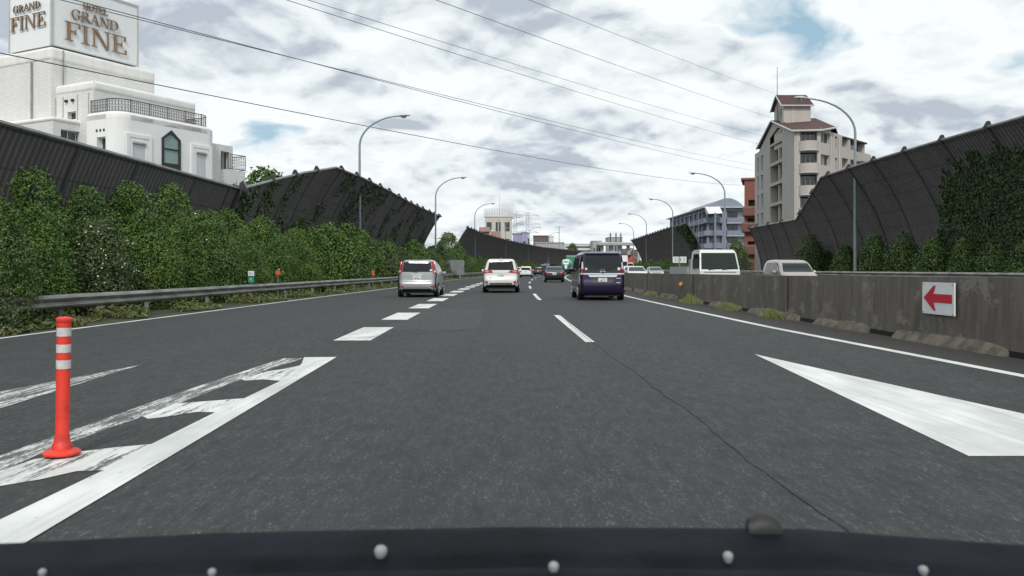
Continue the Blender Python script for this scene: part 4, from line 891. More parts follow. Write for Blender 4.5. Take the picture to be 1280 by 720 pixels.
for sg in (-1, 1):
    mb = MB(); mb.add([(sg*.874,.12,1.22),(sg*.874,1.15,1.22),(sg*.815,1.15,1.84),(sg*.805,.40,1.84)], [(0,1,2,3)]); mb.build('side_window', M['glass'], r_)
    mb = MB(); mb.box((sg*1.07-.11, -.07, 1.22), (sg*1.07+.11, .02, 1.62)); mb.tube([(sg*.84,.10,1.65),(sg*1.0,0,1.6)], .02, 6); mb.build('mirror', M['trim'], r_)
    mb = MB(); mb.tube([(sg*.3-.2,-.01,1.16),(sg*.3+.28,.005,1.25)], .016, 6); mb.build('wiper', M['trim'], r_)
    mb = MB(); mb.box((sg*.62-.16,-.02,.66), (sg*.62+.16,.0,.82)); mb.build('headlight', M['tail_clear'], r_)
    for y_ in (.6, 3.6): mb = MB(); mb.tube([(sg*.62,y_,.38),(sg*.84,y_,.38)], .38, 20); mb.build('wheel', M['tyre'], r_)
mb = MB(); mb.box((-.7,-.018,1.04),(.7,-.002,1.07)); mb.build('grille', M['trim'], r_)
mb = MB(); mb.box((-.93,1.72,.80),(.93,4.9,.90)); mb.build('bed', M['galv'], r_)
for nm, a_, b_ in (('side_board',(-.93,1.72,.905),(-.89,4.9,1.30)),('side_board',(.89,1.72,.905),(.93,4.9,1.30)),('tailgate',(-.885,4.86,.905),(.885,4.9,1.30)),('headboard',(-.885,1.66,.905),(.885,1.70,1.62))):
    mb = MB(); mb.box(a_, b_); mb.build(nm, M['grey_b'] if nm != 'headboard' else M['galv'], r_)
mb = MB(); mb.box((-.35,1.5,.4),(.35,4.7,.795)); mb.build('chassis', M['trim'], r_)
# -- distant lorries
def lorry(label, X, Y, rz, W, Hh, L_, m, cabm, tank=False, cat='truck', clear=.9):
    r_ = thing('lorry', label, cat, (X, Y, 0), rz)
    if tank:
        mb = MB(); mb.tube([(0,0,clear+.9+.1),(0,.25,clear+1.0),(0,L_*.6,clear+1.25),(0,L_-.2,clear+1.1)], [.55,1.0,1.15,.6], 20); mb.build('drum', m, r_, smooth=60)
        mb = MB(); mb.add([(-.5,-.25,clear+1.2),(.5,-.25,clear+1.2),(.7,.5,clear+2.2),(-.7,.5,clear+2.2)], [(0,1,2,3)]); mb.tube([(0,-.3,clear+.2),(0,.1,clear+1.0)], [.25,.35], 10); mb.build('chute', M['white'], r_)
    else:
        mb = MB(); mb.box((-W/2,0,clear),(W/2,L_,Hh)); o = mb.build('cargo_box', m, r_); bv = o.modifiers.new('edge', 'BEVEL'); bv.width = .04
        mb = MB(); mb.box((-W/2-.02,-.025,Hh-.14),(W/2+.02,-.002,Hh-.02)); mb.build('roof_trim', M['white'], r_)
        mb = MB(); mb.box((-.012,-.02,clear+.05),(.012,-.002,Hh-.16)); mb.build('door_seam', M['trim'], r_)
    mb = MB(); mb.box((-W/2+.1,L_+.15,.6),(W/2-.1,L_+1.9,2.5)); o = mb.build('cab', cabm, r_); bv = o.modifiers.new('edge', 'BEVEL'); bv.width = .12; bv.segments = 3
    mb = MB(); mb.add([(-W/2+.25,L_+1.915,1.5),(W/2-.25,L_+1.915,1.5),(W/2-.25,L_+1.915,2.3),(-W/2+.25,L_+1.915,2.3)], [(0,1,2,3)]); mb.build('windscreen', M['glass'], r_)
    mb = MB(); mb.box((-.4,.1,.6),(.4,L_+1.5,clear-.01)); mb.box((-W/2+.1,.02,.55),(W/2-.1,.08,.68)); mb.build('chassis', M['trim'], r_)
    for sg in (-1, 1):
        for y_ in (1.0, L_+.6): mb = MB(); mb.tube([(sg*(W/2-.35),y_,.45),(sg*(W/2-.05),y_,.45)], .45, 18); mb.build('wheel', M['tyre'], r_)
        mb = MB(); mb.box((sg*(W/2-.3)-.12,-.02,.72),(sg*(W/2-.3)+.12,.015,.84)); mb.build('tail_lamp', M['tail'], r_)
lorry('green mixer lorry with a round drum far ahead left of the purple van', PX(707.5,172), 172, yaw(172), 2.2, 3.2, 5, M['green_box'], M['white'], True)
lorry('tall green box lorry behind the mixer lorry', PX(714,196), 196, yaw(196), 2.3, 4.3, 6.5, M['green_box'], M['green_box'])
lorry('navy box van far ahead left of the dark sedan', PX(681.5,186), 186, yaw(186), 1.75, 2.15, 3.2, M['navy'], M['navy'], clear=.5)
def oncoming(label, px, Y, W, Hh, m, cabm): lorry(label, PX(px, Y), Y+6, yaw(Y)+math.pi, W, Hh, 4, m, cabm)
oncoming('white box lorry queuing in the oncoming lanes behind the purple van', 781.5, 128, 1.9, 3.3, M['white'], M['white'])
oncoming('red-topped lorry queuing in the oncoming lanes far behind the white sedan', 790, 176, 2.2, 3.6, M['red_paint'], M['white'])
simple_car('white car at the back of the oncoming queue', PX(785,140), 144, yaw(140)+math.pi, 1.72, HAT, .95, M['white'], 1.36, True)

# ------------------------------------------------------------------ buildings
def facade(mb, O, A, a0, a1, z0, z1, holes, depth, inward, uvs=None, m=0):
    """wall plane through O along plan axis A with real openings; reveals go `depth` along `inward`"""
    xs = sorted({a0, a1, *[h[0] for h in holes], *[h[1] for h in holes]}); zs = sorted({z0, z1, *[h[2] for h in holes], *[h[3] for h in holes]})
    P = lambda a, z, d=0: (O.x+A.x*a+inward.x*d, O.y+A.y*a+inward.y*d, z)
    flip = (A.x*inward.y-A.y*inward.x) < 0
    def quad(ps, uv):
        mb.add(ps if not flip else ps[::-1], [(0,1,2,3)], m)
        if uvs is not None: uvs.extend(uv if not flip else uv[::-1])
    for x0, x1 in zip(xs, xs[1:]):
        for y0, y1 in zip(zs, zs[1:]):
            xm, ym = (x0+x1)/2, (y0+y1)/2
            if any(h[0] < xm < h[1] and h[2] < ym < h[3] for h in holes): continue
            quad([P(x0,y0), P(x1,y0), P(x1,y1), P(x0,y1)], [(x0,y0),(x1,y0),(x1,y1),(x0,y1)])
    for (h0, h1, k0, k1) in holes:
        quad([P(h0,k0), P(h0,k0,depth), P(h1,k0,depth), P(h1,k0)], [(0,0)]*4); quad([P(h0,k1), P(h1,k1), P(h1,k1,depth), P(h0,k1,depth)], [(0,0)]*4)
        quad([P(h0,k0), P(h0,k1), P(h0,k1,depth), P(h0,k0,depth)], [(0,0)]*4); quad([P(h1,k0), P(h1,k0,depth), P(h1,k1,depth), P(h1,k1)], [(0,0)]*4)
def window(root, O, A, inward, h, d, glass='win', frame='frame', mull=1, name='window', fw=.06):
    h0, h1, k0, k1 = h; mb = MB(); mb.obox(O, A, inward, h0, h1, d-.002, d+.05, k0, k1); g_ = mb.build(name, M[glass], root)
    mb = MB(); 
    mb.obox(O, A, inward, h0, h1, d-.05, d-.004, k0, k0+fw); mb.obox(O, A, inward, h0, h1, d-.05, d-.004, k1-fw, k1)
    for i in range(mull+2): a = lerp(h0, h1-fw, i/(mull+1)); mb.obox(O, A, inward, a, a+fw, d-.06, d-.006, k0+fw+.001, k1-fw-.001)
    mb.build('frame', M[frame], g_)
def tpx(O, D, px):                            # distance along plan direction D from O to the ray through column px
    k = (px-640)/F; return (k*O.y-O.x)/(D.x-k*D.y)
# ---- hotel
u = Vector((.461,.887,0)); v = Vector((-.887,.461,0)); nu_ = -u; nv_ = -v     # right faces run along u and look towards -v; left faces run along v and look towards -u
C = Vector((PX(64,62), 62, 0))
hotel = thing('hotel', 'stepped white tiled hotel with a big rooftop sign behind the left noise wall', 'hotel', tuple(C), world=True)
def block(name, O, lu, lv, z0, z1, m, holesR=(), holesL=(), dep=.35, uvs=True, roofm='cap_white'):
    """box with corner O, extending lu along u and lv along v; two visible faces with openings"""
    mb = MB(); uv = []
    facade(mb, O, u, 0, lu, z0, z1, list(holesR), dep, v, uv); facade(mb, O, v, 0, lv, z0, z1, list(holesL), dep, u, uv)
    P = lambda a, b, z: (O.x+u.x*a+v.x*b, O.y+u.y*a+v.y*b, z)
    for ps in ([P(lu,0,z0),P(lu,lv,z0),P(lu,lv,z1),P(lu,0,z1)], [P(0,lv,z0),P(0,lv,z1),P(lu,lv,z1),P(lu,lv,z0)], [P(0,0,z1),P(lu,0,z1),P(lu,lv,z1),P(0,lv,z1)]):
        mb.add(ps, [(0,1,2,3)]); uv += [(0,z0),(lv,z0),(lv,z1),(0,z1)]
    return mb.build(name, M[m], hotel, uvs=uv)
def coping(O, lu, lv, z, h=.55, ov=.08, name='coping', m='cap_white'):
    mb = MB(); mb.obox(O, u, v, -ov, lu+ov, -ov, lv+ov, z-h, z+.05); o = mb.build(name, M[m], hotel); b = o.modifiers.new('edge', 'BEVEL'); b.width = .28; b.segments = 4; return o
zA = PZ(60, 62); luA = tpx(C, u, 193); hA = [(1.9,3.4,PZ(112,62)-.1,PZ(112,62)+1.0),(9.2,9.9,PZ(112,62),PZ(112,62)+.7)]
block('tower', C, luA, 16, 0, zA, 'tile', [(tpx(C,u,75), tpx(C,u,90), 13.6, 14.9)], [(5.2,7.4,8.6,9.1),(8.3,10.2,8.6,9.1)])
window(hotel, C, u, v, (tpx(C,u,75), tpx(C,u,90), 13.6, 14.9), .3); window(hotel, C, v, u, (5.2,7.4,8.6,9.1), .3); window(hotel, C, v, u, (8.3,10.2,8.6,9.1), .3)
coping(C, luA, 16, zA+.1, 1.0)
mb = MB(); a_ = 2.2
mb.tube([(C.x+v.x*a_-u.x*.12, C.y+v.y*a_-u.y*.12, 8.8), (C.x+v.x*a_-u.x*.12, C.y+v.y*a_-u.y*.12, zA-.8)], .07, 8); mb.build('downpipe', M['galv'], hotel)
mb = MB(); mb.tube([(C.x+u.x*.9-v.x*.1, C.y+u.y*.9-v.y*.1, 13.2), (C.x+u.x*.9-v.x*.1, C.y+u.y*.9-v.y*.1, zA)], .05, 8); mb.build('downpipe', M['galv'], hotel)
# B block
B0 = C+u*.35; lb = tpx(B0, -v, 117); PB = B0-v*lb; zB = PZ(101.5, PB.y); luB = tpx(PB, u, 244)
hB = [(lb-tpx(B0,-v,95), lb-tpx(B0,-v,84.5), PZ(148,61), PZ(138,61))]
block('middle_block', PB, luB, lb+3, 0, zB, 'tile', [], hB); coping(PB, luB, lb, zB+.05, .75); window(hotel, PB, v, u, hB[0], .3, mull=0)
for px in (62,79,97,111):
    b_ = lb-tpx(B0,-v,px) if px > 64 else lb-.05
    mb = MB(); mb.obox(PB, u, v, -.03, -.002, b_-.04, b_+.04, 8.8, zB-.8); mb.build('joint_strip', M['grey_b'], hotel)
for px in (84,92): b_ = lb-tpx(B0,-v,px); mb = MB(); p = PB+v*b_; mb.tube([(p.x, p.y, PZ(124,61)), (p.x-u.x*.18, p.y-u.y*.18, PZ(124,61)-.05)], .11, 10); mb.build('vent', M['frame_dark'], hotel)
p = PB+v*(lb-tpx(B0,-v,84)); mb = MB(); mb.tube([(p.x-u.x*.1, p.y-u.y*.1, 10.6), (p.x-u.x*.35, p.y-u.y*.35, 10.8)], [.05, .42], 16); mb.tube([(p.x,p.y,10.4),(p.x-u.x*.2,p.y-u.y*.2,10.6)], .03, 6); mb.build('satellite_dish', M['lamp_head'], hotel)
# small windows in the tower wall just above the middle block roof
for a0_, a1_ in ((5.9,6.5),(7.1,8.6)):
    mb = MB(); mb.obox(C, u, v, a0_, a1_, -.03, -.003, zB+.15, zB+.75); mb.build('window', M['win'], hotel)
# D block : white with rounded corner
D0 = PB-u*.55; ld = tpx(D0, -v, 146); PD = D0-v*ld; zD = PZ(140.5, PD.y); luD = tpx(PD, u, 273.5)
rr = 1.15
mb = MB(); uvD = []
t1 = tpx(PD,u,202); t2 = tpx(PD,u,225); tm_ = (t1+t2)/2; Ym = PD.y+u.y*tm_
zt = PZ(163, Ym); zs_ = PZ(174, Ym)
facade(mb, PD, u, rr, luD-rr, 0, zD, [(t1, t2, PZ(222,Ym)-1.5, zs_)], .35, v)
ldv = [(ld-tpx(D0,-v,132), ld-tpx(D0,-v,121), PZ(190,PD.y), PZ(169,PD.y))]
facade(mb, PD, v, rr, ld, 0, zD, ldv, .5, u); facade(mb, PD+v*ld, u, 0, .56, 0, zD, [], .1, -v)
cc = PD+u*rr+v*rr
for k in range(8):
    a0_, a1_ = k/8*math.pi/2, (k+1)/8*math.pi/2
    p0 = cc-u*rr*math.cos(a0_)-v*rr*math.sin(a0_); p1 = cc-u*rr*math.cos(a1_)-v*rr*math.sin(a1_)
    mb.add([(p0.x,p0.y,0),(p1.x,p1.y,0),(p1.x,p1.y,zD),(p0.x,p0.y,zD)], [(0,1,2,3)])
cc2 = PD+u*(luD-rr)+v*rr
for k in range(8):
    a0_, a1_ = k/8*math.pi/2, (k+1)/8*math.pi/2
    p0 = cc2+u*rr*math.sin(a0_)-v*rr*math.cos(a0_); p1 = cc2+u*rr*math.sin(a1_)-v*rr*math.cos(a1_)
    mb.add([(p0.x,p0.y,0),(p1.x,p1.y,0),(p1.x,p1.y,zD),(p0.x,p0.y,zD)], [(0,1,2,3)])
pe = PD+u*luD; mb.add([(pe.x+v.x*rr,pe.y+v.y*rr,0),(pe.x+v.x*ld,pe.y+v.y*ld,0),(pe.x+v.x*ld,pe.y+v.y*ld,zD),(pe.x+v.x*rr,pe.y+v.y*rr,zD)], [(0,1,2,3)])
mb.build('white_block', M['stucco_white'], hotel, smooth=30)
window(hotel, PD, v, u, ldv[0], .45, mull=0)
# rolled parapet of the white block
path = [PD+v*ld]+[cc-u*rr*math.cos(k/8*math.pi/2)-v*rr*math.sin(k/8*math.pi/2) for k in range(9)]+[cc2+u*rr*math.sin(k/8*math.pi/2)-v*rr*math.cos(k/8*math.pi/2) for k in range(9)]+[pe+v*ld]
mb = MB(); 
for p in path:
    mid = PD+u*(luD/2)+v*(ld/2); dd = (p-mid); 
    mb.v += [(p.x, p.y, zD-.01), (p.x+(-v.x)*.0, p.y, zD)]
mb = MB(); inner = []
def offp(p, d):
    q_ = Vector(p); a = (q_-PD).dot(u); b = (q_-PD).dot(v); a = lerp(a, luD/2, d/(luD/2)); b = b+d*(1 if b < ld-.1 else 0); return PD+u*a+v*b
prof_ = [(0,-.35),(0,0),(.10,.16),(.28,.25),(.55,.27),(.62,.05)]
for p in path:
    for d_, z_ in prof_: q_ = offp(p, d_); mb.v.append((q_.x, q_.y, zD+z_))
k = len(prof_); mb.f = [(i*k+j, (i+1)*k+j, (i+1)*k+j+1, i*k+j+1) for i in range(len(path)-1) for j in range(k-1)]
mb.m = [0]*len(mb.f); mb.v = [(x-u.x*.0-.0, y, z) for x, y, z in mb.v]; o = mb.build('parapet', M['cap_white'], hotel, smooth=50)
mb = MB(); mb.add([tuple(offp(p, .3)+Vector((0,0,zD-.05))) for p in path], [tuple(range(len(path)))]); mb.build('terrace', M['grey_b'], hotel)
# ornate iron railing on the white block
mb = MB(); rp = [offp(p, .35) for p in path]; rp = [rp[0]]+rp[1:]
def railing(name, pts, z0, z1, step=.16):
    mb = MB(); L_ = 0
    mb.tube([(p.x,p.y,z1) for p in pts], .035, 5); mb.tube([(p.x,p.y,z0+.06) for p in pts], .03, 5)
    for a, b in zip(pts, pts[1:]):
        n = max(1, int((b-a).length/step)); d = (b-a)/n
        for i in range(n):
            p = a+d*i; q_ = a+d*(i+1); zz = (z0+z1)/2; h = (z1-z0)*.44
            mb.tube([(p.x,p.y,z0),(p.x,p.y,z1)], .012, 4, cap=False)
            c_ = (p+q_)/2; w_ = d.length*.5; dn_ = d.normalized()
            for s_ in (-1, 1):
                mb.tube([(c_.x+dn_.x*w_*math.cos(t), c_.y+dn_.y*w_*math.cos(t), zz+s_*h*.5+h*.42*math.sin(t)) for t in [k*math.pi/3 for k in range(7)]], .012, 3, cap=False)
    tot = 0
    for a, b in zip(pts, pts[1:]):
        if (b-a).length > 1.5:
            n = int((b-a).length/1.35)
            for i in range(n+1): p = a.lerp(b, i/n); mb.tube([(p.x,p.y,z0),(p.x,p.y,z1+.05)], .04, 5)
    return mb.build(name, M['iron'], hotel)
railing('railing', rp, zD+.2, zD+1.15)
# pointed window
def onD(a, z, d=0): q_ = PD+u*a-v*d; return (q_.x, q_.y, z)
zb_ = PZ(222,Ym)-1.5
mb = MB(); W0 = [(t1,zb_),(t2,zb_),(t2,zs_),(tm_,zt),(t1,zs_)]; f_ = .16
W1_ = [(t1+f_,zb_+f_),(t2-f_,zb_+f_),(t2-f_,zs_-.05),(tm_,zt-.27),(t1+f_,zs_-.05)]
mb.add([onD(a,z,.10) for a,z in W0]+[onD(a,z,.10) for a,z in W1_]+[onD(a,z,0.003) for a,z in W0], [(i,(i+1)%5,5+(i+1)%5,5+i) for i in range(5)]+[(i,10+i,10+(i+1)%5,(i+1)%5) for i in range(5)])
zm_ = PZ(187,Ym); zl = PZ(204.5,Ym)
mb.obox(PD, u, v, t1+f_+.002, t2-f_-.002, -.09, -.03, zm_-.05, zm_+.05); mb.obox(PD, u, v, t1+f_+.002, t2-f_-.002, -.09, -.03, zl-.55, zl)
fr = mb.build('pointed_window', M['frame_dark'], hotel); mb = MB(); mb.add([onD(a,z,.012) for a,z in W1_], [(0,1,2,3,4)]); mb.build('pane', M['win_green'], fr)
# two blind windows with stepped surrounds
for pa, pb, yt in ((157,189,171),(238,264,184)):
    a0_ = tpx(PD,u,pa); a1_ = tpx(PD,u,pb); Yc = PD.y+u.y*(a0_+a1_)/2; zt2 = PZ(yt,Yc)+.15; w_ = a1_-a0_
    mb = MB()
    for i, (ins, dp) in enumerate(((0,.10),(.28,.05))):
        e0, e1, tt = a0_+ins, a1_-ins, zt2-ins
        mb.obox(PD, u, v, e0, e0+.26, -dp-.02*i, -.002, 3, tt); mb.obox(PD, u, v, e1-.26, e1, -dp-.02*i, -.002, 3, tt); mb.obox(PD, u, v, e0+.262, e1-.262, -dp-.02*i, -.002, tt-.26, tt)
    b_ = mb.build('blind_window', M['stucco_white'], hotel)
    mb = MB(); mb.obox(PD, u, v, a0_+.56, a1_-.56, -.02, -.004, 3, zt2-.72); mb.build('shutter', M['pale_wall'], b_)
    mb = MB(); mb.obox(PD, u, v, a0_+.50, a1_-.50, -.16, -.004, zt2-.68, zt2-.60); mb.build('lintel', M['grey_b'], b_)
for i in range(3):
    q_ = PD+v*(ld-tpx(D0,-v,121+4.5*i)); mb = MB(); zz = PZ(160.5,PD.y); mb.obox(q_, u, v, -.02, -.002, -.09, .09, zz-.09, zz+.09); mb.build('vent', M['frame_dark'], hotel)
# E block : low wing with broad windows left of the white block
kE = .955; E0 = Vector((C.x*kE, C.y*kE, 0)); E0.x = PX(66, E0.y); zE = PZ(146.5, E0.y); luE = tpx(E0, u, 112)
hEl = [(2.3,9.5,zE-3.3,zE-1.35)] ; hEr = [(tpx(E0,u,76), tpx(E0,u,108), zE-3.2, zE-.75)]
block('low_wing', E0, luE, 14, 0, zE, 'tile', hEr, hEl, .4); coping(E0, luE, 14, zE+.03, .30)
window(hotel, E0, u, v, hEr[0], .3, mull=2); window(hotel, E0, v, u, (.5,2.1,zE-3.3,zE-1.3), -.06, mull=1); window(hotel, E0, v, u, hEl[0], .3, mull=4)
# F block : far tiled wing with window and balcony rail
F0 = PD+u*(luD)+v*1.3; luF = tpx(F0, u, 291); zF = PZ(180, F0.y+1.0)
aw0 = tpx(F0,u,275.5); aw1 = tpx(F0,u,286.5)
block('far_wing', F0, luF, 4, 0, zF, 'tile', [(aw0+.05, aw1, PZ(213,F0.y+1), PZ(188,F0.y+1))], []); window(hotel, F0, u, v, (aw0+.05, aw1, PZ(213,F0.y+1), PZ(188,F0.y+1)), .3, mull=1)
F1 = F0+u*luF-v*.4; luF1 = tpx(F1,u,306.5); block('balcony', F1-u*1.2, luF1+1.2, 4, 0, PZ(215,F1.y+1), 'tile'); q0 = F1-u*.9; q1 = F1+u*luF1; railing('railing', [q0, q1, q1+v*3], PZ(215,F1.y+1)+.05, PZ(215,F1.y+1)+1.3, .22)
# rooftop sign
zS = zA+.25; luS = tpx(C,u,172.5); lvS = tpx(C,v,11); hS = 5.0; Sg = C
mb = MB(); mb.obox(Sg, u, v, .06, luS, .06, lvS, zS, zS+hS); sg_ = mb.build('sign_box', M['sign_white'], hotel)
mb = MB()
for (a0_,a1_,b0_,b1_) in ((-.02,.14,-.02,.14),(luS-.08,luS+.06,-.02,.10),(-.02,.10,lvS-.08,lvS+.06)): mb.obox(Sg, u, v, a0_, a1_, b0_, b1_, zS, zS+hS+.05)
mb.obox(Sg, u, v, .142, luS-.082, .0, .057, zS+hS-.12, zS+hS+.04); mb.obox(Sg, u, v, .142, luS-.082, .0, .057, zS-.02, zS+.06); mb.build('sign_frame', M['lamp_head'], sg_)
def arc(cx, cy, ro, ri, a0, a1, n=18):
    o_ = []
    for i in range(n):
        t0, t1_ = R(lerp(a0,a1,i/n)), R(lerp(a0,a1,(i+1)/n))
        o_.append([(cx+ri[0]*math.cos(t0),cy+ri[1]*math.sin(t0)),(cx+ro[0]*math.cos(t0),cy+ro[1]*math.sin(t0)),(cx+ro[0]*math.cos(t1_),cy+ro[1]*math.sin(t1_)),(cx+ri[0]*math.cos(t1_),cy+ri[1]*math.sin(t1_))])
    return o_
rc = lambda a,b,c_,d: [[(a,b),(c_,b),(c_,d),(a,d)]]
GL = {
 'F': (rc(.12,.05,.27,.95)+rc(0,0,.40,.05)+rc(0,.95,.76,1)+rc(.70,.74,.76,.95)+rc(.27,.48,.55,.54)+rc(.50,.38,.55,.48)+rc(.50,.54,.55,.65), .84),
 'I': (rc(.13,.05,.28,.95)+rc(0,0,.41,.05)+rc(0,.95,.41,1), .52),
 'N': (rc(.10,.05,.16,.90)+rc(0,0,.28,.05)+[[(0,.95),(.10,.90),(.24,1),(0,1)]]+[[(.10,.98),(.78,-.02),(.90,-.02),(.28,1.0)]]+rc(.84,0,.90,.95)+rc(.70,.95,1.03,1), 1.10),
 'E': (rc(.12,.05,.27,.95)+rc(0,0,.80,.05)+rc(0,.95,.76,1)+rc(.70,.76,.76,.95)+rc(.27,.48,.55,.54)+rc(.50,.38,.55,.48)+rc(.50,.54,.55,.65)+rc(.74,.05,.80,.26), .88),
 'G': (arc(.50,.5,(.50,.53),(.35,.47),40,318)+rc(.72,.06,.87,.42)+rc(.60,.42,1.0,.47)+rc(.80,.70,.85,.98), 1.05),
 'R': (rc(.12,.05,.27,.95)+rc(0,0,.38,.05)+rc(0,.95,.40,1)+arc(.38,.735,(.36,.265),(.20,.215),-90,90)+rc(.27,.47,.38,.52)+[[(.36,.47),(.52,.50),(.98,0),(.80,0)]], .98),
 'A': ([[(.10,.04),(.16,.04),(.50,.96),(.44,1.02)]]+[[(.44,1.02),(.52,1.02),(.92,.04),(.74,.04)]]+rc(.26,.32,.66,.37)+rc(0,0,.28,.045)+rc(.62,0,1.04,.045), 1.04),
 'D': (rc(.12,.05,.27,.95)+rc(0,0,.35,.05)+rc(0,.95,.35,1)+arc(.35,.5,(.60,.50),(.44,.45),-90,90), 1.03),
 'H': (rc(.12,.05,.27,.95)+rc(0,0,.38,.05)+rc(0,.95,.38,1)+rc(.70,.05,.85,.95)+rc(.58,0,.96,.05)+rc(.58,.95,.96,1)+rc(.27,.48,.70,.54), 1.04),
 'O': (arc(.5,.5,(.50,.53),(.35,.47),0,360,28), 1.06),
 'T': (rc(.34,.05,.49,.95)+rc(.22,0,.61,.05)+rc(0,.95,.83,1)+rc(0,.74,.06,.95)+rc(.77,.74,.83,.95), .90),
 'L': (rc(.12,.05,.27,.95)+rc(0,0,.74,.05)+rc(0,.95,.40,1)+rc(.68,.05,.74,.28), .80)}
def word(txt, O, A, Nout, a0, a1, zb0, h, parent, lbl):
    """serif letters standing proud of the sign from a0 to a1 along A"""
    tot = sum(GL[c_][1] for c_ in txt)-.06; sx_ = (a1-a0)/tot; x = a0
    for ch in txt:
        mb = MB(); polys, adv = GL[ch]
        for i, pl in enumerate(polys):
            dfr = .09+.0015*i; n = len(pl)
            pf = [(O.x+A.x*(x+px_*sx_)+Nout.x*dfr, O.y+A.y*(x+px_*sx_)+Nout.y*dfr, zb0+pz_*h) for px_, pz_ in pl]
            pb_ = [(O.x+A.x*(x+px_*sx_)+Nout.x*.02, O.y+A.y*(x+px_*sx_)+Nout.y*.02, zb0+pz_*h) for px_, pz_ in pl]
            mb.add(pf, [tuple(range(n))], 0); mb.add(pf+pb_, [(j,(j+1)%n,n+(j+1)%n,n+j) for j in range(n)], 1)
        mb.build('sign_letter', [M['bronze'], M['bronze_edge']], parent); x += adv*sx_
cs = lambda px: tpx(C,u,px)
def zc2(px, py): return PZ(py, C.y+u.y*cs(px))
word('HOTEL', Sg, u, -v, cs(103.5), cs(134), zc2(103.5,11), 1.0*(zc2(103.5,3)-zc2(103.5,11.0)), sg_, 0)
word('GRAND', Sg, u, -v, cs(89), cs(147.5), zc2(89,22.8), zc2(89,10.5)-zc2(89,22.8), sg_, 0)
word('FINE', Sg, u, -v, cs(81), cs(158), zc2(81,49.0), zc2(81,25.5)-zc2(81,49.0), sg_, 0)
cv = lambda px: tpx(C,v,px)
zc3 = lambda px, py: PZ(py, C.y+v.y*cv(px))
word('GRAND', Sg+v*0, -v, -u, -cv(17.5), -cv(51), zc3(17.5,17.5), zc3(17.5,8.8)-zc3(17.5,17.5), sg_, 0)
word('FINE', Sg, -v, -u, -cv(14), -cv(57.5), zc3(14,40.8), zc3(14,23.5)-zc3(14,40.8), sg_, 0)

# ---- tall apartment block on the right
O0 = Vector((PX(993,110), 110, 0)); ga = Vector((.058,.998,0)).normalized(); gi = Vector((1,-.058,0)).normalized()
apt = thing('apartment_block', 'tall beige-grey apartment block with brown hipped roof and stepped gable above the right noise wall', 'apartment block', tuple(O0), world=True)
Lg = tpx(O0, ga, 943.5); ap = tpx(O0, ga, 966.5); eave = PZ(163.5,110); apex = PZ(151.5, O0.y+ga.y*ap); st = 2.93
mb = MB(); hs = []
o0 = tpx(O0,ga,977.5); o1 = tpx(O0,ga,962.5)
for k in range(5):
    zb0 = PZ(199,119)-k*st*1.0+.1; hs.append((o0, o1, zb0-.35, zb0+2.15))
hs = [(a,b,c_,d) for a,b,c_,d in hs]
for k in range(5):
    zb0 = PZ(199,119)-k*st-.2; hs.append((tpx(O0,ga,954), tpx(O0,ga,951.2), zb0-.4, zb0+1.9)); hs.append((tpx(O0,ga,948.5), tpx(O0,ga,946.8), zb0-.4, zb0+1.9))
facade(mb, O0, ga, 0, Lg, 0, eave, hs, 1.1, gi)
el = PZ(186, O0.y+ga.y*tpx(O0,ga,949)); tl = tpx(O0,ga,949)
Pg = lambda a, z, d=0: (O0.x+ga.x*a+gi.x*d, O0.y+ga.y*a+gi.y*d, z)
t0_, t1_ = o0-.0, o1
# gable triangle with the top opening cut out
zo0 = eave+.0; mid_ = ap
mb.add([Pg(0,eave),Pg(o0,eave),Pg(o0,eave+1.2),Pg(0,eave+.1)], [(3,2,1,0)]); mb.add([Pg(o0,eave+1.2),Pg(o0+ (o1-o0)*.35,eave+1.9),Pg(ap,apex),Pg(0,eave+.1)], [(0,1,2,3)][::1])
mb.add([Pg(o0+(o1-o0)*.35,eave+1.9),Pg(o1,eave+1.0),Pg(ap+.01,apex)], [(0,1,2)]); mb.add([Pg(o1,eave),Pg(tl,eave),Pg(o1,eave+1.0)], [(0,1,2)]); mb.add([Pg(tl,eave),Pg(tl,eave+.1),Pg(ap,apex),Pg(o1,eave+1.0)], [(0,1,2,3)])
mb.build('gable_wall', M['apt_gable'], apt)
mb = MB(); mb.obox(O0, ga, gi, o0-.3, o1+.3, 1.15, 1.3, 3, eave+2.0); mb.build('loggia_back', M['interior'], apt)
for k in range(6):
    zb0 = PZ(199,119)-(k-1)*st+.1-.35
    mb = MB(); mb.tube([Pg(o0+.5,zb0+2.3,.5), Pg(o0+3.0,zb0,.7)], .09, 6); mb.obox(O0, ga, gi, o0+(o1-o0)*.42, o0+(o1-o0)*.50, .35, .6, zb0, zb0+2.45); mb.build('stair', M['apt'], apt)
for k in range(5):
    zb0 = PZ(199,119)-k*st-.2; window(apt, O0, ga, gi, (tpx(O0,ga,954), tpx(O0,ga,951.2), zb0-.4, zb0+1.9), .25, 'win_green', 'frame', 0); window(apt, O0, ga, gi, (tpx(O0,ga,948.5), tpx(O0,ga,946.8), zb0-.4, zb0+1.9), .25, 'win_green', 'frame', 0)
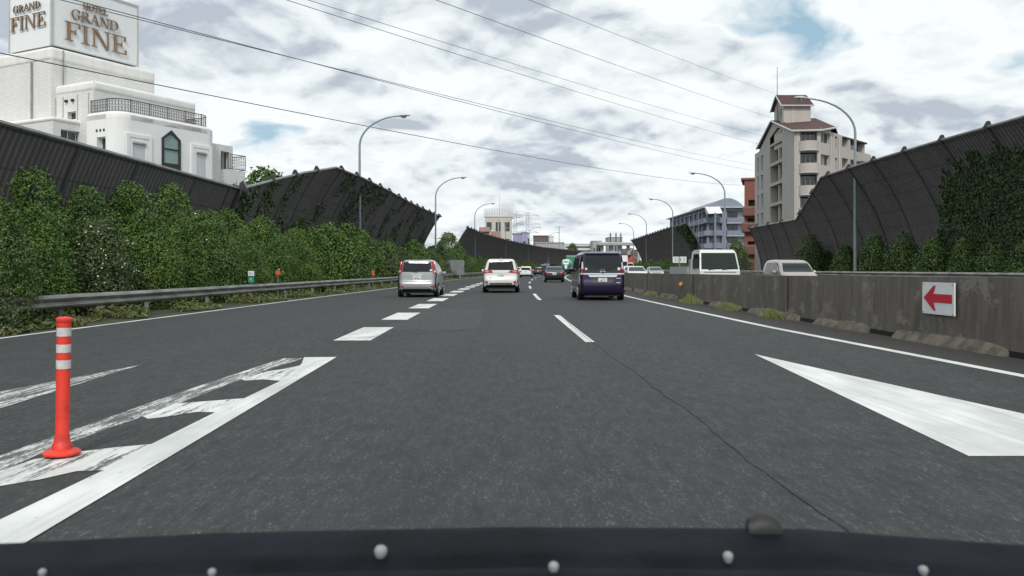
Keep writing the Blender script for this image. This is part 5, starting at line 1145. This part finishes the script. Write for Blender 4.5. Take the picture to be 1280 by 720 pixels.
# front : main bay K0-K1, facet K1-K2, wing K2-K3
K0 = O0; K1 = Vector((PX(1025,109.6), 109.6, 0)); K2 = Vector((PX(1038.5,111.5), 111.5, 0)); K3 = Vector((PX(1081,121.5), 121.5, 0))
d01 = (K1-K0).normalized(); l01 = (K1-K0).length; i01 = Vector((-d01.y, d01.x, 0)); d12 = (K2-K1).normalized(); l12 = (K2-K1).length; i12 = Vector((-d12.y,d12.x,0)); d23 = (K3-K2).normalized(); l23 = (K3-K2).length; i23 = Vector((-d23.y,d23.x,0))
zf = [PZ(177.0,110)-k*st for k in range(7)]      # parapet tops of the curved balconies
h01 = [(.75, l01-.35, z+.02, z+1.55) for z in zf[:6]]; h12 = [(.25, l12-.25, z-.15, z+1.25) for z in zf[:6]]
mb = MB(); facade(mb, K0, d01, 0, l01, 0, eave, h01, 1.2, i01); facade(mb, K1, d12, 0, l12, 0, eave+.35, h12, .5, i12)
wz = [z+.15 for z in zf[:6]]; h23 = []
w1 = (1.5,2.5); w2 = (4.2,6.6); w3 = (7.4,9.6)
for z in wz: h23 += [(w1[0],w1[1],z-.7,z+1.0)]+[(w2[0],w2[1],z-.1,z+1.3),(min(w3[0],l23-2.6),l23-.5,z-.2,z+1.4)]
facade(mb, K2, d23, 0, l23, 0, eave-.1, h23, 1.0, i23)
K4 = K3+i23*9; facade(mb, K3, (K4-K3).normalized(), 0, 9, 0, eave-.1, [], .5, -d23)
mb.build('front_wall', M['apt'], apt)
for h in h01: window(apt, K0, d01, i01, (h[0]+.25,h[1]-.1,h[2]-.4,h[3]-.25), .9, 'win', 'frame', 2)
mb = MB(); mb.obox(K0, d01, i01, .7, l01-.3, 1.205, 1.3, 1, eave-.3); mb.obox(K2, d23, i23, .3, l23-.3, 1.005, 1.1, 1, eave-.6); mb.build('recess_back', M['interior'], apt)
for h in h12: window(apt, K1, d12, i12, h, .4, 'win', 'frame', 1)
for h in h23: window(apt, K2, d23, i23, (h[0]+.15,h[1]-.15,h[2],h[3]-.15), .7 if h[1]-h[0] > 1.2 else .2, 'win', 'frame', 1)
for z in zf[:6]:                                # bowed balcony parapets
    mb = MB(); n = 12; zb = z-1.15
    for i in range(n+1):
        a = lerp(.55, l01-.1, i/n); b_ = -.95*math.sin(math.pi*i/n)**.6
        for bb, zz in ((b_,zb),(b_,z),(b_+.15,z),(b_+.15,zb)): q_ = K0+d01*a+i01*bb; mb.v.append((q_.x,q_.y,zz))
    for i in range(n):
        for j in range(4): mb.f.append((4*i+j, 4*i+4+j, 4*i+4+(j+1)%4, 4*i+(j+1)%4))
    mb.m = [0]*len(mb.f); mb.build('balcony', M['apt'], apt, smooth=40)
    mb = MB(); pl = [K0+d01*lerp(.55,l01-.1,i/n)+i01*(-1.0*math.sin(math.pi*i/n)**.6) for i in range(n+1)]; mb.prism([(p.x,p.y) for p in pl], zb-.14, zb-.01); mb.build('balcony_slab', M['slab_edge'], apt)
    mb = MB(); mb.obox(K2, d23, i23, l23-2.6, l23+1.0, -.55, -.01, z-1.35, z-.15); mb.build('balcony', M['apt'], apt)
mb = MB(); q_ = K0+d01*.35-i01*.08; mb.tube([(q_.x,q_.y,1),(q_.x,q_.y,eave)], .06, 6); q_ = K2+d23*2.9-i23*.08; mb.tube([(q_.x,q_.y,1),(q_.x,q_.y,eave-.3)], .06, 6); q_ = K2-i12*.06; mb.tube([(q_.x,q_.y,1),(q_.x,q_.y,eave-.3)], .05, 6); mb.build('downpipe', M['slab_edge'], apt)
# roof
zr_ = eave; rA = Vector(Pg(ap, apex+.12, -.3)); rB = Vector((PX(1019,120), 120, PZ(147.5,120)))
e0 = Vector(Pg(-.4, eave+.05, -.45)); e1 = Vector((K1.x+.1, K1.y-.5, eave+.05)); e2 = Vector((K2.x+.6, K2.y-.2, eave+.75)); e3 = Vector(Pg(tl+.3, el+.1, -.3)); e4 = Vector((K3.x, K3.y+8, eave+.3))
mb = MB(); mb.add([e0,e1,rB,rA], [(0,1,2,3)]); mb.add([e1,e2,rB], [(0,1,2)]); mb.add([rA,rB,e4,e3], [(0,1,2,3)]); mb.add([e2,e4,rB], [(0,1,2)]); rf = mb.build('roof', M['roof_brown'], apt); s_ = rf.modifiers.new('t','SOLIDIFY'); s_.thickness = .12; s_.offset = -1
mb = MB(); mb.tube([e0+Vector((0,0,-.12)),e1+Vector((0,0,-.12)),e2+Vector((0,0,-.12))], .13, 6); mb.tube([e0+Vector((0,0,-.1)),rA+Vector((-.05,0,-.1)),e3+Vector((-.05,0,-.1))], .12, 6); mb.build('eave_board', M['slab_edge'], apt)
mb = MB(); mb.prism([(K2.x-.3,K2.y),(K3.x+.3,K3.y-.2),(K4.x,K4.y),(K2.x-2.5,K2.y+9)], eave-.09, eave+.12); mb.build('flat_roof', M['roof_brown'], apt)
# penthouse
pY = 117.0; q0 = Vector((PX(979.5,pY), pY, 0)); q1 = Vector((PX(1013.5,pY), pY, 0)); dp = (q1-q0).normalized(); ip = Vector((0,1,0)); lp_ = (q1-q0).length; zt_ = PZ(131,pY); zr2 = PZ(118.5,pY+2)
mb = MB(); mb.obox(q0, dp, ip, 0, lp_, 0, 4.2, eave-1, zt_); q_ = [(q0.x,q0.y,zt_),(q0.x,q0.y+4.2,zt_),(q0.x,q0.y+2.1,zr2-.1)]; mb.add(q_, [(0,2,1)]); mb.build('penthouse', M['apt'], apt)
mb = MB(); a_ = Vector((q0.x-.4,q0.y-.45,zt_-.1)); b_ = Vector((q1.x+.3,q1.y-.45,zt_-.1)); c_ = Vector((q1.x+.1,q1.y+2.1,zr2)); d_ = Vector((q0.x-.4,q0.y+2.1,zr2)); e_ = Vector((q0.x-.4,q0.y+4.6,zt_-.1)); f_ = Vector((q1.x+.3,q1.y+4.6,zt_-.1))
mb.add([a_,b_,c_,d_], [(0,1,2,3)]); mb.add([d_,c_,f_,e_], [(0,1,2,3)]); o = mb.build('penthouse_roof', M['roof_brown'], apt); s_ = o.modifiers.new('t','SOLIDIFY'); s_.thickness = .12
mb = MB(); mb.tube([a_-Vector((0,0,.1)),b_-Vector((0,0,.1))], .11, 6); mb.tube([a_-Vector((.05,0,.1)),d_-Vector((.05,0,.1)),e_-Vector((.05,0,.1))], .09, 6); mb.build('eave_board', M['slab_edge'], apt)
mb = MB(); mb.obox(q0, dp, ip, 1.15, 1.25, -.08, -.003, eave, zt_-.2); mb.build('downpipe', M['slab_edge'], apt); window(apt, q0, ip, dp, (.9,2.1,eave+1.2,zt_-.3), -.06, mull=0)
mb = MB(); X_ = PX(971.5,119); mb.tube([(X_,119,eave+2),(X_,119,PZ(84,119))], [.07,.03], 6); mb.build('antenna', M['wire'], apt)
# ---- red brick block
Ob = Vector((PX(930.5,150),150,0)); rb = thing('brick_building', 'narrow red brick building with stepped balconies left of the tall apartment block', 'building', tuple(Ob), world=True)
Ab = Vector((.955,-.297,0)); Ib = Vector((.297,.955,0)); Lb = 5.0; zb1 = PZ(225,150); mb = MB(); uvb = []
hb = [(.7,2.6,PZ(262,150)+.2,PZ(250,150)),(.5,4.7,PZ(281,150)-1.0,PZ(273,150)),(.6,4.7,PZ(281,150)-5.4,PZ(281,150)-3)]
facade(mb, Ob, Ab, 0, Lb, 0, zb1, hb, 1.2, Ib, uvb); facade(mb, Ob, Ib, 0, 10, 0, zb1, [], .3, Ab, uvb)
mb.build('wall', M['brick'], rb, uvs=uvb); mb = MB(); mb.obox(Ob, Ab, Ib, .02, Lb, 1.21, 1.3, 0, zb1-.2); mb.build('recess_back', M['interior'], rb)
mb = MB(); mb.obox(Ob, Ab, Ib, -.6, Lb, -.3, 10, zb1+.003, zb1+.35); mb.build('roof', M['brick_cap'], rb)
for k, z in enumerate((PZ(265,150),PZ(285,150),PZ(313,150))):
    mb = MB(); mb.obox(Ob, Ab, Ib, -.3-.2*k, Lb-.4, -.9, -.004, z-.9, z+1.0); o = mb.build('balcony', M['brick'], rb); b_ = o.modifiers.new('e','BEVEL'); b_.width = .3; b_.segments = 3
# ---- blue-grey apartment block
Oc = Vector((PX(884,186),186,0)); bb = thing('blue_apartment_block', 'blue-grey apartment block with pale balconies and an arched roof behind the white truck', 'apartment block', tuple(Oc), world=True)
X = Vector((1,0,0)); Yv = Vector((0,1,0)); Lc = PX(936,186)-Oc.x; zc1 = PZ(260,186); sh_ = 2.86; mb = MB(); hc = []; fl = [zc1-.4-sh_*(k+1) for k in range(5)]
m1 = PX(904,186)-Oc.x; m2 = PX(909,186)-Oc.x
for z in fl: hc += [(.4,m1-.3,z+1.15,z+2.6),(m2,Lc-.35,z+1.1,z+2.6)]
facade(mb, Oc, X, 0, Lc, 0, zc1, hc, 1.3, Yv); Lw = 44.0
hw = [(a,a+3.6,z+1.15,z+2.6) for z in fl for a in (1,6,11,16,21,26,31,36)]
facade(mb, Oc, Yv, 0, Lw, 0, zc1, hw, 1.3, X); mb.add([(Oc.x,Oc.y,zc1),(Oc.x+Lc,Oc.y,zc1),(Oc.x+Lc,Oc.y+Lw,zc1),(Oc.x,Oc.y+Lw,zc1)], [(0,1,2,3)]); mb.build('wall', M['blue_apt'], bb)
mb = MB(); mb.box((Oc.x+1.31,Oc.y+1.31,0),(Oc.x+Lc-.1,Oc.y+Lw-1,zc1-.1)); mb.build('core', M['pale_wall'], bb)
for z in fl:
    for a0_, a1_ in ((m2+.3,m2+2.6),(1.0,2.2)): window(bb, Oc, X, Yv, (a0_+.1,a1_,z+.9,z+2.4), 1.22, 'win', 'frame_dark', 1)
    mb = MB(); mb.box((Oc.x+m2-.2,Oc.y-.7,z-.05),(Oc.x+Lc+.3,Oc.y-.004,z+1.05)); mb.build('balcony', M['blue_apt'], bb)
    mb = MB(); mb.box((Oc.x+m2-.3,Oc.y-.8,z-.22),(Oc.x+Lc+.4,Oc.y-.002,z-.06)); mb.build('slab', M['slab_edge'], bb)
    mb = MB(); mb.box((Oc.x-.8,Oc.y-.5,z-.05),(Oc.x+m1-.2,Oc.y-.006,z+1.0)); mb.build('balcony', M['pale_wall'] if z < 3 else M['blue_apt'], bb)
    mb = MB(); mb.box((Oc.x-.75,Oc.y+.1,z-.2),(Oc.x-.004,Oc.y+Lw,z+.95)); mb.build('balcony', M['blue_apt'], bb)
    for a in (5,10,15,20,25,30,35): mb = MB(); mb.box((Oc.x-.78,Oc.y+a-.1,z-.2),(Oc.x-.76+.0,Oc.y+a+.3,z+2.8)); mb.build('pier', M['slab_edge'], bb)
mb = MB(); mb.box((Oc.x-1.0,Oc.y-.9,zc1+.003),(Oc.x+Lc+.5,Oc.y+Lw,zc1+.25)); mb.build('roof_slab', M['slab_edge'], bb)
mb = MB(); ar = [(Oc.x+PX(886,186)-Oc.x+1.0+(Lc-2)*t, zc1+.25+2.1*math.sin(math.pi*t)**.75) for t in [i/14 for i in range(15)]]; n = 15
mb.add([(x,Oc.y+1.5,z) for x,z in ar]+[(x,Oc.y+30,z) for x,z in ar], [tuple(range(n))[::-1]]+[(i,i+1,n+i+1,n+i) for i in range(n-1)]); mb.build('arched_roof', M['blue_apt'], bb)
mb = MB(); x0_ = PX(881,184)+.2; x1_ = PX(902,184); mb.add([(x0_,184.4,PZ(258.5,184)),(x1_-.3,184.4,PZ(258,184)),(x1_,183,PZ(267,184)),(x0_+.4,183,PZ(267.5,184)),(x0_,185.3,PZ(258.5,184)),(x1_-.3,185.3,PZ(258,184)),(x1_,185.3,PZ(267,184)),(x0_+.4,185.3,PZ(267.5,184))], [(3,2,1,0),(0,1,5,4),(1,2,6,5),(2,3,7,6),(3,0,4,7)]); mb.build('canopy', M['white_b'], bb)
mb = MB(); mb.tube([(PX(894,183),183,0),(PX(894,183),183,PZ(266,183))], .22, 8); mb.build('column', M['blue_apt'], bb)
# ---- far background
def simple_building(name, label, px0, px1, ytop, Y, depth, m, rows, cols, glass='win', roofm=None, sideholes=False):
    O = Vector((PX(px0,Y),Y,0)); L_ = PX(px1,Y)-O.x; H_ = PZ(ytop,Y); root = thing(name, label, 'building', tuple(O), world=True); hs = []
    sz = (H_-2)/max(1,rows)
    for r in range(rows):
        for q_ in range(cols): a = L_*(q_+.2)/cols; hs.append((a, a+L_*.55/cols, H_-.8-sz*(r+.75), H_-.8-sz*(r+.2)))
    mb = MB(); facade(mb, O, X, 0, L_, 0, H_, hs, .4, Yv); facade(mb, O, Yv, 0, depth, 0, H_, [], .4, X)
    mb.add([(O.x+L_,O.y,0),(O.x+L_,O.y+depth,0),(O.x+L_,O.y+depth,H_),(O.x+L_,O.y,H_)], [(0,1,2,3)]); mb.add([(O.x,O.y,H_),(O.x+L_,O.y,H_),(O.x+L_,O.y+depth,H_),(O.x,O.y+depth,H_)], [(0,1,2,3)]); mb.build('wall', M[m], root)
    for h in hs: mb = MB(); mb.obox(O, X, Yv, h[0], h[1], .38, .5, h[2], h[3]); mb.build('window', M[glass], root)
    mb = MB(); mb.box((O.x-.25,O.y-.25,H_+.003),(O.x+L_+.25,O.y+depth,H_+.5)); mb.build('parapet', M[roofm or m], root)
    return root, O, L_, H_
r_, O, L_, H_ = simple_building('beige_building', 'tall beige building with a lattice billboard frame on its roof above the far noise wall', 606, 640, 271.5, 400, 14, 'beige_b', 3, 3)
mb = MB(); n = 11
for rowy in (0, 12):
    for i in range(n+1):
        x = O.x-.3+(L_+.6)*i/n; mb.tube([(x,O.y+rowy,H_),(x,O.y+rowy,H_+4.0)], .13, 4)
        if i < n: x2 = O.x-.3+(L_+.6)*(i+1)/n; mb.tube([(x,O.y+rowy,H_),(x2,O.y+rowy,H_+4.0)], .09, 4); mb.tube([(x2,O.y+rowy,H_),(x,O.y+rowy,H_+4.0)], .09, 4)
    for z in (.2, 2, 4): mb.tube([(O.x-.3,O.y+rowy,H_+z),(O.x+L_+.3,O.y+rowy,H_+z)], .12, 4)
mb.build('billboard_frame', M['slab_edge'], r_); mb = MB(); mb.tube([(PX(624.5,402),402,H_),(PX(624.5,402),402,PZ(243,402))], [.15,.08], 5); mb.build('antenna', M['slab_edge'], r_)
mb = MB(); mb.box((O.x+L_*.48,O.y-.5,0),(O.x+L_*.52,O.y-.003,H_-1)); mb.build('pilaster', M['grey_b'], r_)
def gable_house(label, px0, px1, ye, yr, Y, wm, rm):
    x0, x1 = PX(px0,Y), PX(px1,Y); root = thing('house', label, 'house', (x0,Y,0), world=True); e_, r2 = PZ(ye,Y), PZ(yr,Y); mb = MB(); mb.box((x0,Y,0),(x1,Y+8,e_)); mb.add([(x0,Y,e_),(x0,Y+8,e_),(x0,Y+4,r2),(x1,Y,e_),(x1,Y+8,e_),(x1,Y+4,r2)], [(0,2,1),(3,4,5)]); mb.build('wall', M[wm], root)
    mb = MB(); mb.add([(x0-.5,Y-.6,e_-.2),(x1+.5,Y-.6,e_-.2),(x1+.5,Y+4,r2+.1),(x0-.5,Y+4,r2+.1),(x0-.5,Y+8.6,e_-.2),(x1+.5,Y+8.6,e_-.2)], [(0,1,2,3),(3,2,5,4)]); mb.build('roof', M[rm], root)
    for i in range(2): mb = MB(); xx = lerp(x0,x1,.25+.4*i); mb.box((xx,Y-.05,e_-2),(xx+1.2,Y-.002,e_-.8)); mb.build('window', M['win'], root)
gable_house('pink-roofed house rising over the far noise wall at its left end', 600, 611, 289, 283.5, 330, 'brown_b', 'pink_roof')
gable_house('pink-roofed house in front of the beige building', 615, 624, 296.5, 289, 330, 'beige_b', 'pink_roof')
gable_house('small grey-roofed house between the two pink-roofed ones', 609, 616, 293, 287, 345, 'grey_b', 'grey_b')
simple_building('lilac_building', 'lilac building with a dark recess right of the beige building', 641, 651.5, 292.5, 372, 12, 'purple_b', 1, 1, 'win')
simple_building('lilac_annex', 'narrow lilac annex with a slit window beside the lilac building', 652, 659, 291, 370, 10, 'purple_b', 1, 1, 'win')
simple_building('white_tower', 'thin white stair tower right of the lilac buildings', 659.5, 662.5, 291.5, 376, 5, 'white_b', 2, 1)
simple_building('brown_building', 'dark brown flat-roofed building above the far noise wall', 667.5, 686, 295.5, 420, 14, 'brown_b', 1, 4, 'frame')
simple_building('white_building', 'small white building attached to the right of the brown one', 686.3, 692, 296, 418, 12, 'white_b', 2, 2)
simple_building('grey_building', 'low grey building with a row of openings in front of the brown one', 669, 705, 304, 398, 10, 'grey_b', 1, 8)
r_, O, L_, H_ = simple_building('car_park_building', 'long white low building with dark bands left of the overpass', 706, 748, 305.5, 455, 22, 'white_b', 0, 0)
for z0_, z1_ in ((H_-1.9,H_-1.0),(H_-4.3,H_-3.2)): mb = MB(); mb.box((O.x+.5,O.y-.06,z0_),(O.x+L_-.5,O.y-.003,z1_)); mb.build('window', M['win'], r_)
simple_building('station_building', 'grey block with masts on its roof behind the overpass', 761, 778, 297, 560, 20, 'grey_b', 2, 5)
for px, lb in ((763,'left mast on the grey block behind the overpass'),(770,'middle mast on the grey block behind the overpass'),(776,'right mast on the grey block behind the overpass')):
    root = thing('mast', lb, 'mast', (PX(px,555),555,0), world=True); mb = MB(); mb.tube([(PX(px,555),555,0),(PX(px,555),555,PZ(291,555))], .35, 6); mb.tube([(PX(px-1.5,555),555,PZ(294,555)),(PX(px+1.5,555),555,PZ(294,555))], .2, 4); mb.build('pole', M['wire'], root)
simple_building('end_building', 'pale building with a slanting ramp at the left end of the overpass', 741, 752, 302, 440, 14, 'grey_b', 1, 3)
for (a, b, yt, Y, m, lb) in ((778,785,312,470,'pink_roof','reddish block under the overpass, left one'),(786,792,311,480,'grey_b','grey block under the overpass beside the reddish ones'),(792.5,800,313,474,'pink_roof','reddish block under the overpass, right one')):
    simple_building('distant_building', lb, a, b, yt, Y, 12, m, 3, 3)
# overpass
Yo = 430; root = thing('overpass', 'pale concrete overpass crossing above the oncoming traffic', 'overpass', (PX(750,Yo),Yo,0), world=True); z1 = PZ(303.5,Yo); z0 = PZ(306.5,Yo)
mb = MB(); mb.box((PX(748,Yo),Yo,z0),(PX(812,Yo),Yo+10,z0+.9)); mb.build('deck', M['grey_b'], root)
mb = MB(); mb.box((PX(748,Yo),Yo-.2,z0+.903),(PX(812,Yo),Yo-.003,z1+.3)); mb.build('parapet', M['pale_wall'], root)
for px in (752,763,774,785,798): mb = MB(); mb.box((PX(px,Yo),Yo+3,0),(PX(px,Yo)+1.4,Yo+6,z0-.003)); mb.build('pier', M['grey_b'], root)
# lattice pylons
def pylon(label, px, ytop, Y, hw, base):
    X_ = PX(px,Y); H_ = PZ(ytop,Y); root = thing('pylon', label, 'pylon', (X_,Y,0), group='lattice pylons beyond the lilac building'); mb = MB(); wz_ = lambda z: lerp(base, .8, min(1, z/(H_*.75)))
    zs = [H_*i/12 for i in range(13)]
    for a, b in zip(zs, zs[1:]):
        for sx_, sy_ in ((1,1),(1,-1),(-1,-1),(-1,1)):
            wa, wb = wz_(a), wz_(b); mb.tube([(sx_*wa,sy_*wa,a),(sx_*wb,sy_*wb,b)], .12, 4, cap=False)
            nx_, ny_ = (sx_,-sy_) if sx_*sy_ > 0 else (-sx_,sy_); mb.tube([(sx_*wa,sy_*wa,a),(nx_*wb,ny_*wb,b)], .08, 4, cap=False)
    mb.build('tower', M['galv'], root)
    for k, zf_ in enumerate((.95,.80,.66,.52)):
        z = H_*zf_; mb = MB(); w_ = hw*(1 if k % 2 == 0 else 1.15)
        for sg in (-1,1): mb.tube([(0,0,z),(sg*w_,0,z)], .13, 4); mb.tube([(0,0,z+1.3),(sg*w_,0,z)], .10, 4); mb.tube([(sg*w_,0,z),(sg*w_,0,z-1.2)], .12, 4)
        mb.build('crossarm', M['galv'], root)
pylon('left one of the two lattice pylons beyond the lilac building', 644, 267, 490, 4.5, 2.2); pylon('right and taller one of the two lattice pylons beyond the lilac building', 659.5, 265.5, 470, 6.0, 2.4)
# distant utility poles
for px, yt, Y, lb in ((699,283,330,'thin pole with a lamp arm above the far noise wall'),(632,284,300,'thin pole with a crossbar in front of the beige building'),(553,296,150,'thin utility pole with a crossbar in the gap between the left noise walls')):
    root = thing('utility_pole', lb, 'utility pole', (PX(px,Y),Y,0)); mb = MB(); mb.tube([(0,0,0),(0,0,PZ(yt,Y))], .12, 6); mb.build('pole', M['galv'], root); mb = MB(); mb.tube([(-1.6,0,PZ(yt,Y)-.3),(1.6,0,PZ(yt,Y)-.3)], .07, 5); mb.build('crossbar', M['galv'], root)
# ---- overhead cables
def wire(p0, p1, Y0, Y1, sag, r, label):
    A = Vector((PX(p0[0],Y0),Y0,PZ(p0[1],Y0))); B = Vector((PX(p1[0],Y1),Y1,PZ(p1[1],Y1))); A2 = A+(A-B)*.15; pts = []
    for i in range(41):
        t = i/40; p = A2.lerp(B, t); p.z -= sag*4*t*(1-t); pts.append(tuple(p))
    mb = MB(); mb.tube(pts, r, 5); o = mb.build('power_line', M['wire'], None); tag(o, label, 'overhead cable', 'overhead cables crossing the sky'); return o
wire((128,-4),(965,217), 50, 300, 1.4, .027, 'overhead cable crossing the sky, second lowest, ending beside the brick building')
wire((104,-4),(955,208), 52, 305, 1.2, .027, 'overhead cable starting at the top right of the hotel sign, just above its twin')
wire((368,-2),(948,180), 75, 290, .8, .03, 'overhead cable starting left of the sky centre, lower of a close pair')
wire((388,-4),(955,170), 78, 290, .8, .027, 'overhead cable starting left of the sky centre, upper of a close pair')
wire((548,-3),(975,150), 72, 280, .6, .027, 'overhead cable starting near the sky centre and ending at the penthouse')
wire((662,-3),(985,122), 74, 270, .5, .022, 'faint overhead cable highest on the right side of the sky')
wire((-8,40),(945,232), 48, 300, 2.5, .035, 'lowest overhead cable passing across the foot of the hotel sign')

# ------------------------------------------------------------------ cowl of our own car
root = thing('car_cowl', 'dark plastic cowl of the camera car with pale clips along the bottom edge', 'car cowl', (0,.8,.9), world=True)
mb = MB(); nx_, ny_ = 120, 26
def cz(x, y):
    t = (y-.50)/.36; crest = CH-(interp(x, [(-.8,350),(-.52,343),(-.3,330),(0,322.5),(.3,325),(.52,345),(.8,356)]))/F*.86
    z = crest-.010*(1-t)-.018*max(0, 1-(t/.55))**2
    for c0, w_, dpt in ((-.18,.14,.012),(-.5,.12,.010),(.10,.10,.010),(.38,.12,.012),(.65,.1,.01)):
        e_ = ((x-c0)/w_)**2+((y-.615)/.075)**2
        if e_ < 1.6: z -= dpt*2.2*min(1, max(0, (1.6-e_)/.5))
    z -= .007*math.exp(-((y-.765)/.010)**2)+.006*math.exp(-((y-.70)/.02)**2)
    return z
for j in range(ny_+1):
    for i in range(nx_+1): x = lerp(-.85,.85,i/nx_); y = lerp(.46,.86,j/ny_); mb.v.append((x,y,cz(x,y)))
for i in range(nx_+1): x = lerp(-.85,.85,i/nx_); mb.v.append((x,.872,cz(x,.86)-.008))
for i in range(nx_+1): x = lerp(-.85,.85,i/nx_); mb.v.append((x,.88,cz(x,.86)-.16))
k = nx_+1; mb.f = [(j*k+i, j*k+i+1, (j+1)*k+i+1, (j+1)*k+i) for j in range(ny_+2) for i in range(nx_)]; mb.m = [0]*len(mb.f); mb.build('cover', M['cowl'], root, smooth=60)
for px, py, rr_ in ((476,695,.0058),(692,713,.0045),(910,700,.0045),(1154,717,.0042),(53,719,.0035),(265,719,.0035)):
    kx, kz = (px-640)/F, -(py-HZ)/F; y = .6
    for _ in range(40): y += ((CH+kz*y)-cz(kx*y, y))/(-kz)*.6
    p = Vector((kx*y, y, cz(kx*y, y))); mb = MB(); lathe_ = [(rr_*.7,-.002),(rr_*.98,rr_*.3),(rr_*1.08,rr_*.8),(rr_*.98,rr_*1.25),(rr_*.62,rr_*1.62),(0.0001,rr_*1.78)]; lathe(mb, lathe_, 16); mb.v = [(a_+p.x, b_+p.y, c_+p.z) for a_, b_, c_ in mb.v]; mb.build('clip', M['clip'], root, smooth=40)
x = PX(955,.85); zz = cz(x,.845); mb = MB()
secs = [(.843,.0185,.004),(.847,.0178,.014),(.855,.0165,.0175),(.864,.0155,.0145),(.870,.0145,.004)]
for y_, w_, h_ in secs:
    for k2 in range(9): a = math.pi*k2/8; mb.v.append((x+w_*math.cos(a), y_, zz-.004+(h_+.004)*abs(math.sin(a))**.35))
for i in range(4):
    for k2 in range(8): mb.f.append((9*i+k2, 9*i+k2+1, 9*i+10+k2, 9*i+9+k2))
mb.f += [tuple(range(9))[::-1], tuple(36+k2 for k2 in range(9))]; mb.m = [0]*len(mb.f); mb.build('washer_nozzle', M['trim'], root, smooth=50)

for o in bpy.data.objects:
    if '_world' in o: del o['_world']
